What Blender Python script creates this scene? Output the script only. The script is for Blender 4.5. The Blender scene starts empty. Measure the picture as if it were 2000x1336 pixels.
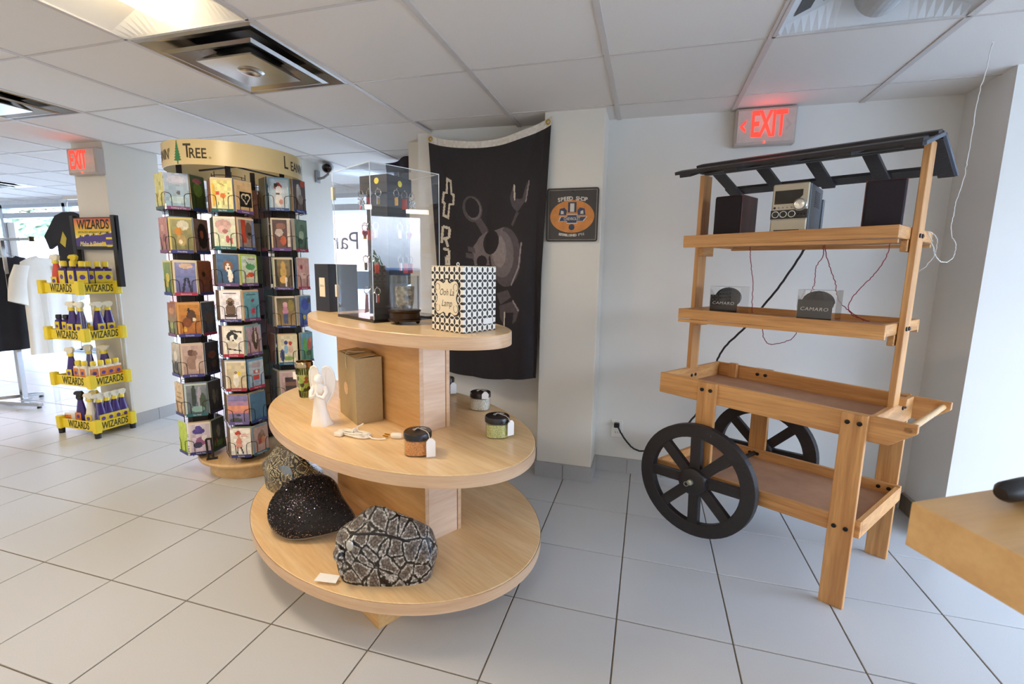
import bpy, bmesh, math, random
import numpy as np
from mathutils import Vector, Matrix
random.seed(7)
S = bpy.context.scene
COL = S.collection
PI = math.pi

# ------------------------------------------------------------------ camera, world, light, exposure
cam_d = bpy.data.cameras.new('camera'); cam = bpy.data.objects.new('camera', cam_d); COL.objects.link(cam)
YAW, PITCH, ROLL, CAM_H = -.2819, .1538, .0157, 1.305
_f = Vector((math.sin(YAW)*math.cos(PITCH), math.cos(YAW)*math.cos(PITCH), -math.sin(PITCH)))
_r = Vector((math.cos(YAW), -math.sin(YAW), 0)); _u = _r.cross(_f)
_r2 = math.cos(ROLL)*_r + math.sin(ROLL)*_u; _u2 = -math.sin(ROLL)*_r + math.cos(ROLL)*_u
cam.matrix_world = Matrix(((_r2.x, _u2.x, -_f.x, 0), (_r2.y, _u2.y, -_f.y, 0), (_r2.z, _u2.z, -_f.z, CAM_H), (0, 0, 0, 1)))
cam_d.sensor_width = 36; cam_d.lens = 912.26/2000*36; cam_d.clip_start = .05
cam_d.dof.use_dof = True; cam_d.dof.focus_distance = 2.3; cam_d.dof.aperture_fstop = 5.0
S.camera = cam
S.view_settings.view_transform = 'Standard'; S.view_settings.look = 'None'
S.view_settings.gamma = 1; S.view_settings.use_curve_mapping = False
S.view_settings.exposure = 0.14
S.cycles.use_denoising = True
S.cycles.max_bounces = 8; S.cycles.transparent_max_bounces = 24; S.cycles.diffuse_bounces = 5
S.cycles.caustics_reflective = False; S.cycles.caustics_refractive = False
S.cycles.sample_clamp_indirect = 6

SKY_STRENGTH = 13.5
WARM, COOL = (1.0, .80, .56), (.80, .91, 1.0)
def world():
    w = bpy.data.worlds.new('sky'); S.world = w; w.use_nodes = True
    nt = w.node_tree; N = nt.nodes; L = nt.links; N.clear()
    out = N.new('ShaderNodeOutputWorld'); bg = N.new('ShaderNodeBackground')
    tc = N.new('ShaderNodeTexCoord'); sp = N.new('ShaderNodeSeparateXYZ')
    grad = N.new('ShaderNodeValToRGB'); e = grad.color_ramp.elements
    e[0].position = .0; e[0].color = (.40, .48, .60, 1); e[1].position = .42; e[1].color = (.98, 1.32, 1.95, 1)
    mp = N.new('ShaderNodeMapping'); mp.inputs['Scale'].default_value = (1, 1, 2.6)
    nz = N.new('ShaderNodeTexNoise'); nz.inputs['Scale'].default_value = 2.2; nz.inputs['Detail'].default_value = 6
    rp = N.new('ShaderNodeValToRGB'); rp.color_ramp.elements[0].position = .45; rp.color_ramp.elements[1].position = .68
    mx = N.new('ShaderNodeMixRGB'); mx.inputs[2].default_value = (1.0, 1.12, 1.3, 1)
    L.new(tc.outputs['Generated'], sp.inputs[0]); L.new(sp.outputs['Z'], grad.inputs[0])
    L.new(tc.outputs['Generated'], mp.inputs[0]); L.new(mp.outputs[0], nz.inputs[0]); L.new(nz.outputs[0], rp.inputs[0])
    L.new(rp.outputs[0], mx.inputs[0]); L.new(grad.outputs[0], mx.inputs[1]); L.new(mx.outputs[0], bg.inputs[0])
    bg.inputs[1].default_value = SKY_STRENGTH; L.new(bg.outputs[0], out.inputs[0])
world()
def area(name, loc, rot, sx, sy, power, color, portal=False):
    d = bpy.data.lights.new(name, 'AREA'); d.shape = 'RECTANGLE'; d.size = sx; d.size_y = sy; d.energy = power; d.color = color
    d.cycles.is_portal = portal
    o = bpy.data.objects.new(name, d); o.location = loc; o.rotation_euler = rot; COL.objects.link(o); return o
# daylight enters through the shop windows on the right and far away on the left
area('window_daylight', (4.37, .5, 1.15), (PI/2, 0, PI/2), 4.0, 2.0, 1, (1, 1, 1), True)
area('window_daylight', (-6.4, 4.80, 1.1), (-PI/2, 0, 0), 9.0, 2.0, 1, (1, 1, 1), True)
LAMP_W = 16.5
for lx, ly in ((-3.0, -.9), (-.55, -.9), (-4.5, .6), (-6.4, 1.5), (-5.8, -.6)):   # the ceiling's other lit troffers
    area('ceiling_lamp', (lx, ly, 2.17), (0, 0, 0), .55, .55, LAMP_W, WARM)

# ------------------------------------------------------------------ helpers
def lin(h):
    h = h.lstrip('#'); c = [int(h[i:i+2], 16)/255 for i in (0, 2, 4)]
    return tuple(v/12.92 if v <= .04045 else ((v+.055)/1.055)**2.4 for v in c)
def lin4(h): return lin(h)+(1,)
MATS = {}
def nodes(name):
    m = bpy.data.materials.new(name); m.use_nodes = True
    nt = m.node_tree; b = nt.nodes.get('Principled BSDF')
    MATS[name] = m; return m, nt, b
def plain(name, col, rough=.5, metal=0., spec=.5, noise=.06, nscale=30, bump=0., bscale=200, coat=0., emit=None, estr=0, sss=0):
    """procedural material: base colour with a little noise variation and optional fine bump"""
    if name in MATS: return MATS[name]
    m, nt, b = nodes(name); N, L = nt.nodes, nt.links
    c = lin(col) if isinstance(col, str) else col
    tc = N.new('ShaderNodeTexCoord'); nz = N.new('ShaderNodeTexNoise'); nz.inputs['Scale'].default_value = nscale; nz.inputs['Detail'].default_value = 4
    rp = N.new('ShaderNodeValToRGB'); e = rp.color_ramp.elements; e[0].position = .3; e[1].position = .7
    e[0].color = tuple(max(0, v*(1-noise)) for v in c)+(1,); e[1].color = tuple(min(1, v*(1+noise)) for v in c)+(1,)
    L.new(tc.outputs['Object'], nz.inputs[0]); L.new(nz.outputs[0], rp.inputs[0]); L.new(rp.outputs[0], b.inputs['Base Color'])
    b.inputs['Roughness'].default_value = rough; b.inputs['Metallic'].default_value = metal; b.inputs['Specular IOR Level'].default_value = spec
    b.inputs['Coat Weight'].default_value = coat
    if sss: b.inputs['Subsurface Weight'].default_value = sss; b.inputs['Subsurface Radius'].default_value = (.02, .015, .01)
    if bump:
        n2 = N.new('ShaderNodeTexNoise'); n2.inputs['Scale'].default_value = bscale; bp = N.new('ShaderNodeBump'); bp.inputs['Strength'].default_value = bump
        bp.inputs['Distance'].default_value = .01
        L.new(tc.outputs['Object'], n2.inputs[0]); L.new(n2.outputs[0], bp.inputs['Height']); L.new(bp.outputs[0], b.inputs['Normal'])
    if emit:
        b.inputs['Emission Color'].default_value = lin4(emit); b.inputs['Emission Strength'].default_value = estr
    return m
def wood(name, dark, light, scale, rotz=0., rough=.4, fine=.5):
    """long-grained wood: stretched noise (scale per axis) plus fine pores"""
    m, nt, b = nodes(name); N, L = nt.nodes, nt.links
    tc = N.new('ShaderNodeTexCoord'); mp = N.new('ShaderNodeMapping'); mp.inputs['Rotation'].default_value = (0, 0, rotz); mp.vector_type = 'POINT'
    mp2 = N.new('ShaderNodeMapping'); mp2.inputs['Scale'].default_value = scale
    nz = N.new('ShaderNodeTexNoise'); nz.inputs['Scale'].default_value = 1; nz.inputs['Detail'].default_value = 5; nz.inputs['Distortion'].default_value = .8
    rp = N.new('ShaderNodeValToRGB'); e = rp.color_ramp.elements; e[0].position = .32; e[1].position = .68; e[0].color = lin4(dark); e[1].color = lin4(light)
    n2 = N.new('ShaderNodeTexNoise'); n2.inputs['Scale'].default_value = 7; n2.inputs['Detail'].default_value = 3
    mx = N.new('ShaderNodeMixRGB'); mx.blend_type = 'MULTIPLY'; mx.inputs[0].default_value = fine
    r2 = N.new('ShaderNodeValToRGB'); r2.color_ramp.elements[0].position = .35; r2.color_ramp.elements[0].color = (.72, .68, .62, 1); r2.color_ramp.elements[1].position = .6
    L.new(tc.outputs['Object'], mp.inputs[0]); L.new(mp.outputs[0], mp2.inputs[0]); L.new(mp2.outputs[0], nz.inputs[0]); L.new(mp2.outputs[0], n2.inputs[0])
    L.new(nz.outputs[0], rp.inputs[0]); L.new(n2.outputs[0], r2.inputs[0]); L.new(rp.outputs[0], mx.inputs[1]); L.new(r2.outputs[0], mx.inputs[2])
    L.new(mx.outputs[0], b.inputs['Base Color']); b.inputs['Roughness'].default_value = rough
    return m
def clear(name, ior=1.49, tint=(1, 1, 1), rough=0., gain=1.):
    """thin clear sheet: transparent plus Fresnel reflection"""
    m, nt, b = nodes(name); N, L = nt.nodes, nt.links; N.remove(b); out = N['Material Output']
    t = N.new('ShaderNodeBsdfTransparent'); t.inputs[0].default_value = tint+(1,)
    g = N.new('ShaderNodeBsdfGlossy'); g.inputs['Roughness'].default_value = rough
    f = N.new('ShaderNodeFresnel'); f.inputs[0].default_value = ior; mu = N.new('ShaderNodeMath'); mu.operation = 'MULTIPLY'; mu.inputs[1].default_value = gain; mu.use_clamp = True
    ge = N.new('ShaderNodeNewGeometry'); mi = N.new('ShaderNodeMix'); mi.inputs[2].default_value = ior; mi.inputs[3].default_value = 1/ior   # a thin sheet reflects alike from both sides
    L.new(ge.outputs['Backfacing'], mi.inputs[0]); L.new(mi.outputs[0], f.inputs[0])
    mx = N.new('ShaderNodeMixShader'); L.new(f.outputs[0], mu.inputs[0]); L.new(mu.outputs[0], mx.inputs[0]); L.new(t.outputs[0], mx.inputs[1]); L.new(g.outputs[0], mx.inputs[2])
    L.new(mx.outputs[0], out.inputs[0]); return m
def printed(name, rough=.5, bump=0):
    m, nt, b = nodes(name); N, L = nt.nodes, nt.links
    a = N.new('ShaderNodeAttribute'); a.attribute_name = 'Col'; L.new(a.outputs['Color'], b.inputs['Base Color']); b.inputs['Roughness'].default_value = rough
    if bump:
        tc = N.new('ShaderNodeTexCoord'); n2 = N.new('ShaderNodeTexNoise'); n2.inputs['Scale'].default_value = 900; bp = N.new('ShaderNodeBump'); bp.inputs['Strength'].default_value = bump; bp.inputs['Distance'].default_value = .002
        L.new(tc.outputs['Object'], n2.inputs[0]); L.new(n2.outputs[0], bp.inputs['Height']); L.new(bp.outputs[0], b.inputs['Normal'])
    return m

class MB:
    """collects faces; xf maps builder coordinates to the parent's local space"""
    def __init__(s, xf=None): s.v = []; s.f = []; s.xf = xf or (lambda p: p); s.sm = []
    def add(s, vs, fs, smooth=False):
        o = len(s.v); s.v += [tuple(s.xf(Vector(p))) for p in vs]; s.f += [tuple(i+o for i in f) for f in fs]; s.sm += [smooth]*len(fs); return s
    def hexa(s, p):   # 8 corners: bottom 4 ccw, top 4 ccw
        return s.add(p, [(3, 2, 1, 0), (4, 5, 6, 7), (0, 1, 5, 4), (1, 2, 6, 5), (2, 3, 7, 6), (3, 0, 4, 7)])
    def box(s, a, b, taper=0):
        (x0, y0, z0), (x1, y1, z1) = a, b; t = taper
        return s.hexa([(x0, y0, z0), (x1, y0, z0), (x1, y1, z0), (x0, y1, z0), (x0+t, y0+t, z1), (x1-t, y0+t, z1), (x1-t, y1-t, z1), (x0+t, y1-t, z1)])
    def rbox(s, a, b, r, n=3):  # box with rounded vertical edges
        (x0, y0, z0), (x1, y1, z1) = a, b; pts = []
        for cx, cy, a0 in ((x1-r, y1-r, 0), (x0+r, y1-r, 90), (x0+r, y0+r, 180), (x1-r, y0+r, 270)):
            for i in range(n+1):
                t = math.radians(a0+90*i/n); pts.append((cx+r*math.cos(t), cy+r*math.sin(t)))
        return s.prism(pts, z0, z1)
    def prism(s, pts, z0, z1, top=None):
        n = len(pts); tp = top or pts
        vs = [(x, y, z0) for x, y in pts]+[(x, y, z1) for x, y in tp]
        return s.add(vs, [tuple(range(n-1, -1, -1)), tuple(range(n, 2*n))]+[(i, (i+1) % n, n+(i+1) % n, n+i) for i in range(n)])
    def slab(s, pts, axis, a, b):  # polygon (u,v) extruded along an axis: 'x': (a,u,v) 'y': (u,a,v)
        g = (lambda u, v, w: (w, u, v)) if axis == 'x' else (lambda u, v, w: (u, w, v))
        n = len(pts); vs = [g(u, v, a) for u, v in pts]+[g(u, v, b) for u, v in pts]
        return s.add(vs, [tuple(range(n-1, -1, -1)), tuple(range(n, 2*n))]+[(i, (i+1) % n, n+(i+1) % n, n+i) for i in range(n)])
    def lathe(s, prof, n=24, c=(0, 0, 0), sx=1, sy=1, rot=0, cap=True, smooth=True):
        vs = []; fs = []
        for r, z in prof:
            for i in range(n):
                t = 2*PI*i/n+rot; vs.append((c[0]+sx*r*math.cos(t), c[1]+sy*r*math.sin(t), c[2]+z))
        for k in range(len(prof)-1):
            for i in range(n): j = (i+1) % n; fs.append((k*n+i, k*n+j, (k+1)*n+j, (k+1)*n+i))
        s.add(vs, fs, smooth)
        if cap:
            o = len(s.v)-len(vs); k = (len(prof)-1)*n
            s.f += [tuple(o+i for i in range(n-1, -1, -1)), tuple(o+k+i for i in range(n))]; s.sm += [False, False]
        return s
    def tube(s, path, r, n=8, closed=False, cap=True):
        P = [Vector(p) for p in path]; m = len(P); vs = []; fs = []; up = None
        rr = r if isinstance(r, (list, tuple)) else [r]*m
        for i, p in enumerate(P):
            d = (P[(i+1) % m]-P[i-1]) if closed else (P[min(i+1, m-1)]-P[max(i-1, 0)])
            d = d.normalized() if d.length > 1e-9 else Vector((0, 0, 1))
            if up is None: up = d.orthogonal().normalized()
            up = (up-d*up.dot(d)); up = up.normalized() if up.length > 1e-6 else d.orthogonal().normalized()
            q = d.cross(up)
            for k in range(n): t = 2*PI*k/n; vs.append(p+(up*math.cos(t)+q*math.sin(t))*rr[i])
        for i in range(m if closed else m-1):
            for k in range(n): j = (i+1) % m; l = (k+1) % n; fs.append((i*n+k, i*n+l, j*n+l, j*n+k))
        if cap and not closed: fs += [tuple(range(n-1, -1, -1)), tuple((m-1)*n+k for k in range(n))]
        return s.add(vs, fs, n > 5)
    def ring(s, c, R, r, axis='z', n=20, m=6, sx=1, sz=1):
        pts = []
        for i in range(n):
            t = 2*PI*i/n; a, b = R*math.cos(t)*sx, R*math.sin(t)*sz
            pts.append({'z': (c[0]+a, c[1]+b, c[2]), 'y': (c[0]+a, c[1], c[2]+b), 'x': (c[0], c[1]+a, c[2]+b)}[axis])
        return s.tube(pts, r, m, closed=True)
    def ball(s, c, r, n=12, m=8):
        R = r if isinstance(r, (tuple, list)) else (r, r, r); vs = [(c[0], c[1], c[2]-R[2])]; fs = []
        for k in range(1, m):
            p = PI*k/m-PI/2
            for i in range(n): t = 2*PI*i/n; vs.append((c[0]+R[0]*math.cos(p)*math.cos(t), c[1]+R[1]*math.cos(p)*math.sin(t), c[2]+R[2]*math.sin(p)))
        vs.append((c[0], c[1], c[2]+R[2])); e = len(vs)-1
        for i in range(n):
            j = (i+1) % n; fs += [(0, 1+j, 1+i), (e, 1+(m-2)*n+i, 1+(m-2)*n+j)]
            for k in range(m-2): fs.append((1+k*n+i, 1+k*n+j, 1+(k+1)*n+j, 1+(k+1)*n+i))
        return s.add(vs, fs, True)
    def grid(s, nu, nv, fn, smooth=True, flip=False):
        vs = [fn(i/nu, j/nv) for j in range(nv+1) for i in range(nu+1)]; w = nu+1
        fs = [(j*w+i, j*w+i+1, (j+1)*w+i+1, (j+1)*w+i) for j in range(nv) for i in range(nu)]
        if flip: fs = [f[::-1] for f in fs]
        return s.add(vs, fs, smooth)
    def mesh(s, name, bev=0, fix=True):
        me = bpy.data.meshes.new(name); me.from_pydata(s.v, [], s.f)
        if fix or bev:
            bm = bmesh.new(); bm.from_mesh(me)
            if fix: bmesh.ops.recalc_face_normals(bm, faces=bm.faces)
            if bev:
                ed = [e for e in bm.edges if len(e.link_faces) == 2 and e.calc_face_angle(0) > .6]
                bmesh.ops.bevel(bm, geom=ed, offset=bev, segments=1, affect='EDGES', clamp_overlap=True)
            bm.to_mesh(me); bm.free()
        if any(s.sm):
            if len(me.polygons) == len(s.sm): me.polygons.foreach_set('use_smooth', s.sm)
            me.set_sharp_from_angle(angle=.75)
        me.update(); return me
def link(name, me, mat, parent=None, label=None, kind=None):
    o = bpy.data.objects.new(name, me); COL.objects.link(o)
    if mat is not None and me is not None and not me.materials: me.materials.append(mat)
    if parent: o.parent = parent
    if label: o['label'] = label
    if kind: o['kind'] = kind
    return o
def part(name, mb, mat, parent=None, bev=0, fix=True, label=None, kind=None):
    return link(name, mb.mesh(name, bev, fix), mat, parent, label, kind)
def thing(name, label, cat, loc=(0, 0, 0), rotz=0, group=None):
    o = bpy.data.objects.new(name, None); o.empty_display_size = .05; COL.objects.link(o); o.location = loc; o.rotation_euler = (0, 0, rotz)
    o['label'] = label; o['category'] = cat
    if group: o['group'] = group
    return o
def tag(o, label, cat, group=None):
    o['label'] = label; o['category'] = cat
    if group: o['group'] = group
    return o
def struct(name, mb, mat, bev=0, **k):
    return part(name, mb, mat, None, bev, kind='structure', **k)
def dup(root, loc, rotz=0, label=None, group=None, scale=None):
    r = root.copy(); COL.objects.link(r); r.location = loc; r.rotation_euler = (0, 0, rotz)
    if scale: r.scale = scale
    if label: r['label'] = label
    if group: r['group'] = group
    for ch in list(root.children):
        c = ch.copy(); COL.objects.link(c); c.parent = r
        for g in list(ch.children):
            d = g.copy(); COL.objects.link(d); d.parent = c
    return r
def off(loc): l = Vector(loc); return lambda p: p-l
_txt = {}
def text_mesh(body, size=1, extrude=.0, shear=0, sx=1, space=1, align='CENTER', bold=0):
    key = (body, size, extrude, shear, sx, space, align, bold)
    if key in _txt: return _txt[key]
    cu = bpy.data.curves.new('txt', 'FONT'); cu.body = body; cu.size = size; cu.extrude = extrude; cu.shear = shear; cu.align_x = align; cu.align_y = 'CENTER'
    cu.space_character = space; cu.offset = bold; cu.resolution_u = 3
    o = bpy.data.objects.new('txt', cu); COL.objects.link(o); bpy.context.view_layer.update()
    me = bpy.data.meshes.new_from_object(o.evaluated_get(bpy.context.evaluated_depsgraph_get())); bpy.data.objects.remove(o)
    for v in me.vertices: v.co.x *= sx
    me.materials.clear(); _txt[key] = me; return me
def lettering(name, body, size, mat, parent, origin, xdir, ydir, **k):
    """flat lettering with its own thin relief, lying in the plane (xdir, ydir)"""
    me = text_mesh(body, size, **k).copy(); x, y = Vector(xdir).normalized(), Vector(ydir).normalized(); n = x.cross(y); o = Vector(origin)
    for v in me.vertices: v.co = o+x*v.co.x+y*v.co.y+n*v.co.z
    return link(name, me, mat, parent)
def painted(name, nu, nv, fn, colors, mat, parent, flip=False, back=0):
    """a printed sheet: grid surface fn(s,t) carrying one flat colour per cell (colors[nv,nu,3], row 0 at t=0)"""
    mb = MB().grid(nu, nv, fn, flip=flip); me = mb.mesh(name, fix=False)
    at = me.color_attributes.new('Col', 'FLOAT_COLOR', 'CORNER')
    c = np.ones((nv*nu, 4, 4), np.float32); c[:, :, :3] = np.clip(colors, 0, 1).reshape(-1, 1, 3); at.data.foreach_set('color', c.ravel())
    return link(name, me, mat, parent)
class Art:
    """tiny flat-colour painter on a cell grid, x right 0..1, y up 0..1"""
    def __init__(s, nu, nv, bg, bg2=None, seed=0, noise=.0):
        s.nu, s.nv = nu, nv; yy, xx = np.mgrid[0:nv, 0:nu]; s.x = (xx+.5)/nu; s.y = (yy+.5)/nv
        a = np.array(lin(bg)); b = np.array(lin(bg2 or bg)); s.c = a+(b-a)*s.y[..., None]
        s.r = np.random.RandomState(seed)
        if noise: s.mottle(noise)
    def mottle(s, amt, mask=None):
        k = s.r.rand(max(3, s.nv//3), max(3, s.nu//3)); k = np.kron(k, np.ones((4, 4)))[:s.nv, :s.nu]; k = np.pad(k, ((0, max(0, s.nv-k.shape[0])), (0, max(0, s.nu-k.shape[1]))), 'edge')
        f = 1+amt*(k[..., None]-.5)*2
        s.c = s.c*f if mask is None else np.where(mask[..., None], s.c*f, s.c); return s
    def put(s, mask, col): s.c[mask] = lin(col) if isinstance(col, str) else col; return s
    def rect(s, x0, y0, x1, y1, col): return s.put((s.x > x0) & (s.x < x1) & (s.y > y0) & (s.y < y1), col)
    def ell(s, x, y, rx, ry, col, rot=0):
        c, q = math.cos(rot), math.sin(rot); dx, dy = s.x-x, s.y-y
        return s.put(((dx*c+dy*q)/rx)**2+((-dx*q+dy*c)/ry)**2 < 1, col)
    def inside(s, pts):
        m = np.zeros_like(s.x, bool); n = len(pts)
        for i in range(n):
            (x0, y0), (x1, y1) = pts[i], pts[(i+1) % n]
            if y0 == y1: continue
            m ^= ((y0 > s.y) != (y1 > s.y)) & (s.x < (x1-x0)*(s.y-y0)/(y1-y0)+x0)
        return m
    def poly(s, pts, col): return s.put(s.inside(pts), col)
    def line(s, x0, y0, x1, y1, w, col):
        dx, dy = x1-x0, y1-y0; L2 = dx*dx+dy*dy; t = np.clip(((s.x-x0)*dx+(s.y-y0)*dy)/L2, 0, 1)
        return s.put((s.x-x0-t*dx)**2+(s.y-y0-t*dy)**2 < w*w, col)
    def spots(s, n, cols, r0, r1, y0=0, y1=1, x0=0, x1=1):
        for i in range(n): r = r0+(r1-r0)*s.r.rand(); s.ell(x0+(x1-x0)*s.r.rand(), y0+(y1-y0)*s.r.rand(), r, r*.75, cols[s.r.randint(len(cols))])
        return s

# ------------------------------------------------------------------ shared materials
M_wall = plain('wall_paint', '#dfddd7', .55, noise=.015, nscale=3, bump=.04, bscale=350)
M_post = plain('post_paint', '#dfdace', .5, noise=.015, nscale=3, bump=.04, bscale=350)
M_ceil = plain('ceiling_tile_fibre', '#e2ddd6', .85, noise=.03, nscale=260, bump=.12, bscale=500)
M_tbar = plain('grid_bar_paint', '#c9c3bd', .45, noise=.02)
M_tile = plain('floor_tile_glaze', '#c3c5c6', .30, noise=.07, nscale=420, bump=.02, bscale=60)
M_grout = plain('floor_grout', '#75695a', .85, noise=.1)
M_base = plain('baseboard_glaze', '#a8a7a5', .4, noise=.06, nscale=300)
M_alu = plain('window_aluminium', '#b9bdc2', .35, metal=.7, noise=.02)
M_glass = clear('window_glass', 1.45)
M_acryl = clear('acrylic_sheet', 1.5, gain=.95)
M_edge = plain('acrylic_edge', '#e8f0f4', .15, noise=.01, spec=.8)
M_black = plain('black_plastic', '#17161a', .4, noise=.05)
M_blackmat = plain('black_matt', '#201d1f', .7, noise=.08)
M_white = plain('white_plastic', '#e9e6df', .35, noise=.02)
M_chrome = plain('chrome', '#cfcfcf', .12, metal=1, noise=.02)
M_steel = plain('brushed_steel', '#b8b3ab', .22, metal=1, noise=.06, nscale=14)
M_ventin = plain('vent_plenum', '#77726c', .35, metal=.55, noise=.1)
M_wire = plain('bronze_wire', '#2e2622', .4, metal=.4, noise=.1)
M_tag = plain('white_paper', '#f0eeea', .8, noise=.02)
M_print = printed('printed_paper', .38)
M_ink = plain('black_ink', '#1d1713', .6, noise=.02)
M_brass = plain('brass', '#c9a13c', .25, metal=1, noise=.05)
# ------------------------------------------------------------------ the setting
ZC = 2.193
camM = cam.matrix_world.inverted()
def px(p):
    q = camM @ Vector(p)
    if q.z > -.05: return None
    return 1000+912.26*q.x/-q.z, 668-912.26*q.y/-q.z, -q.z
def seen(p, m=60):
    a = px(p); return a is not None and -m < a[0] < 2000+m and -m < a[1] < 1336+m
X0, X1, Y0, Y1 = -11.0, 4.4, -1.55, 4.83
floor = struct('floor', MB().box((X0-.1, Y0-.1, -.12), (X1+.1, Y1+.1, -.004)), M_grout)
def solid(x, y):   # inside the walls' mass
    return (x > -1.5 and y > 3.2) or (x > 1.6 and y > 2.85)
TS = .4069; tiles = []
for i in range(-27, 12):
    for j in range(-6, 14):
        cx, cy = -.0462+TS*(i+.5), 2.866-TS*(j-.5)
        if X0 < cx < X1 and Y0 < cy < Y1 and not solid(cx, cy): tiles.append((cx, cy))
vis = sorted([t for t in tiles if seen((t[0], t[1], 0), 140)], key=lambda t: t[0]**2+t[1]**2)[:296]; vs_ = set(vis)
hw = TS/2-.0028
tm = MB().box((-hw, -hw, -.006), (hw, hw, 0)).mesh('floor_tile', .0012); tm.materials.append(M_tile)
for t in vis:
    o = link('floor_tile', tm, None, floor); o.location = (t[0], t[1], random.uniform(-.0004, .0004))
mb = MB()
for t in tiles:
    if t not in vs_: mb.box((t[0]-hw, t[1]-hw, -.006), (t[0]+hw, t[1]+hw, 0))
part('floor_tile_field', mb, M_tile, floor, kind='stuff')

ceiling = struct('ceiling', MB().box((X0-.1, Y0-.1, 2.33), (X1+.1, Y1+.1, 2.45)), M_ventin)
CS, CR = .617, .612
cx0, cy0 = -.225, 1.525
special = {(-3, 0), (-3, -1), (-6, 0), (-12, 3), (1, 0)}
ix = range(int((X0-cx0)//CS), int((X1-cx0)//CS)+1); jy = range(int((Y0-cy0)//CR), int((Y1-cy0)//CR)+1)
cw, cd = CS/2-.004, CR/2-.004
cm = MB().box((-cw, -cd, .004), (cw, cd, .018)).mesh('ceiling_tile', .002); cm.materials.append(M_ceil)
rest = MB(); n = 0
for i in ix:
    for j in jy:
        if (i, j) in special: continue
        c = (cx0+CS*(i+.5), cy0+CR*(j+.5), ZC)
        if seen(c, 250) and n < 290:
            o = link('ceiling_tile', cm, None, ceiling); o.location = c; n += 1
            if (i, j) == (-2, 2): o.location.z += .012; o.rotation_euler = (.02, .012, 0)   # a lifted tile over the banner
        else: rest.box((c[0]-cw, c[1]-cd, ZC+.004), (c[0]+cw, c[1]+cd, ZC+.018))
part('ceiling_tile_field', rest, M_ceil, ceiling, kind='stuff')
for i in list(ix)+[ix[-1]+1]:
    x = cx0+CS*i
    part('grid_bar', MB().box((x-.012, Y0, ZC-.001), (x+.012, Y1, ZC+.006)).box((x-.001, Y0, ZC+.006), (x+.001, Y1, ZC+.03)), M_tbar, ceiling)
for j in list(jy)+[jy[-1]+1]:
    y = cy0+CR*j
    part('grid_bar', MB().box((X0, y-.005, ZC+.0005), (X1, y+.005, ZC+.006)).box((X0, y-.001, ZC+.006), (X1, y+.001, ZC+.03)), M_tbar, ceiling)

T = 2.32
struct('wall_back', MB().box((-1.55, 3.0, -.02), (1.448, 3.25, T)), M_wall)
struct('wall_recess', MB().box((-1.72, 3.18, -.02), (-1.5, 4.83, T)), M_post)
struct('wall_right', MB().box((1.448, 2.65, -.02), (X1+.1, 3.25, T)), M_wall)
pil3 = struct('pillar', MB().box((-.63, 2.78, -.02), (-.285, 3.02, T)), M_post, .003)
struct('pillar', MB().box((-4.28, 2.64, -.02), (-3.95, 3.05, T)), M_post, .003)
struct('pillar', MB().box((-3.15, 3.33, -.02), (-2.84, 3.80, T)), M_post, .003)
struct('wall_left', MB().box((X0-.15, Y0, -.02), (X0, Y1, T)), M_wall)
struct('wall_rear', MB().box((X0, Y0-.15, -.02), (X1, Y0, T)), M_wall)
struct('wall_side', MB().box((X1, Y0, 2.12), (X1+.15, 2.9, T)).box((X1, Y0, -.02), (X1+.15, 2.9, .12)).box((X1, 2.43, .12), (X1+.15, 2.9, 2.12)), M_wall)
struct('trim_1', MB().box((X0, Y1-.05, 2.14), (-1.5, Y1+.06, T)), plain('header_white', '#d9dbdc', .4))

def baseboard(name, runs):   # runs: (start, end, outward normal) with pieces about 20 cm long
    par = struct(name, MB().box(*runs[0][3]), M_grout)
    for a, b, nrm, _ in runs:
        a, b, nr = Vector(a), Vector(b), Vector(nrm); L = (b-a).length; k = max(1, round(L/.205)); d = (b-a)/k
        for q in range(k):
            p0, p1 = a+d*q+d.normalized()*.0015, a+d*(q+1)-d.normalized()*.0015
            z = Vector((0, 0, .098)); w = nr*.011
            part('baseboard_tile', MB().hexa([p0, p1, p1+w, p0+w, p0+z, p1+z, p1+w+z, p0+w+z]), M_base, par)
baseboard('baseboard_back', [((-.285, 3, 0), (1.42, 3, 0), (0, -1, 0), ((-.285, 2.993, 0), (1.42, 3.0, .09))),
                             ((-1.55, 3, 0), (-.63, 3, 0), (0, -1, 0), None)])
baseboard('baseboard_pillar', [((-.64, 2.78, 0), (-.275, 2.78, 0), (0, -1, 0), ((-.63, 2.774, 0), (-.285, 2.78, .09))),
                               ((-.285, 2.78, 0), (-.285, 2.99, 0), (1, 0, 0), None), ((-.63, 2.99, 0), (-.63, 2.78, 0), (-1, 0, 0), None),
                               ((-3.95, 2.64, 0), (-3.95, 3.05, 0), (1, 0, 0), None), ((-4.28, 2.64, 0), (-3.95, 2.64, 0), (0, -1, 0), None),
                               ((-2.84, 3.33, 0), (-2.84, 3.8, 0), (1, 0, 0), None), ((-3.15, 3.33, 0), (-2.84, 3.33, 0), (0, -1, 0), None)])
baseboard('baseboard_right', [((1.448, 2.65, 0), (1.448, 3.0, 0), (-1, 0, 0), ((1.433, 2.65, 0), (1.448, 3.0, .09))),
                              ((1.448, 2.65, 0), (X1, 2.65, 0), (0, -1, 0), None)])

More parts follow.
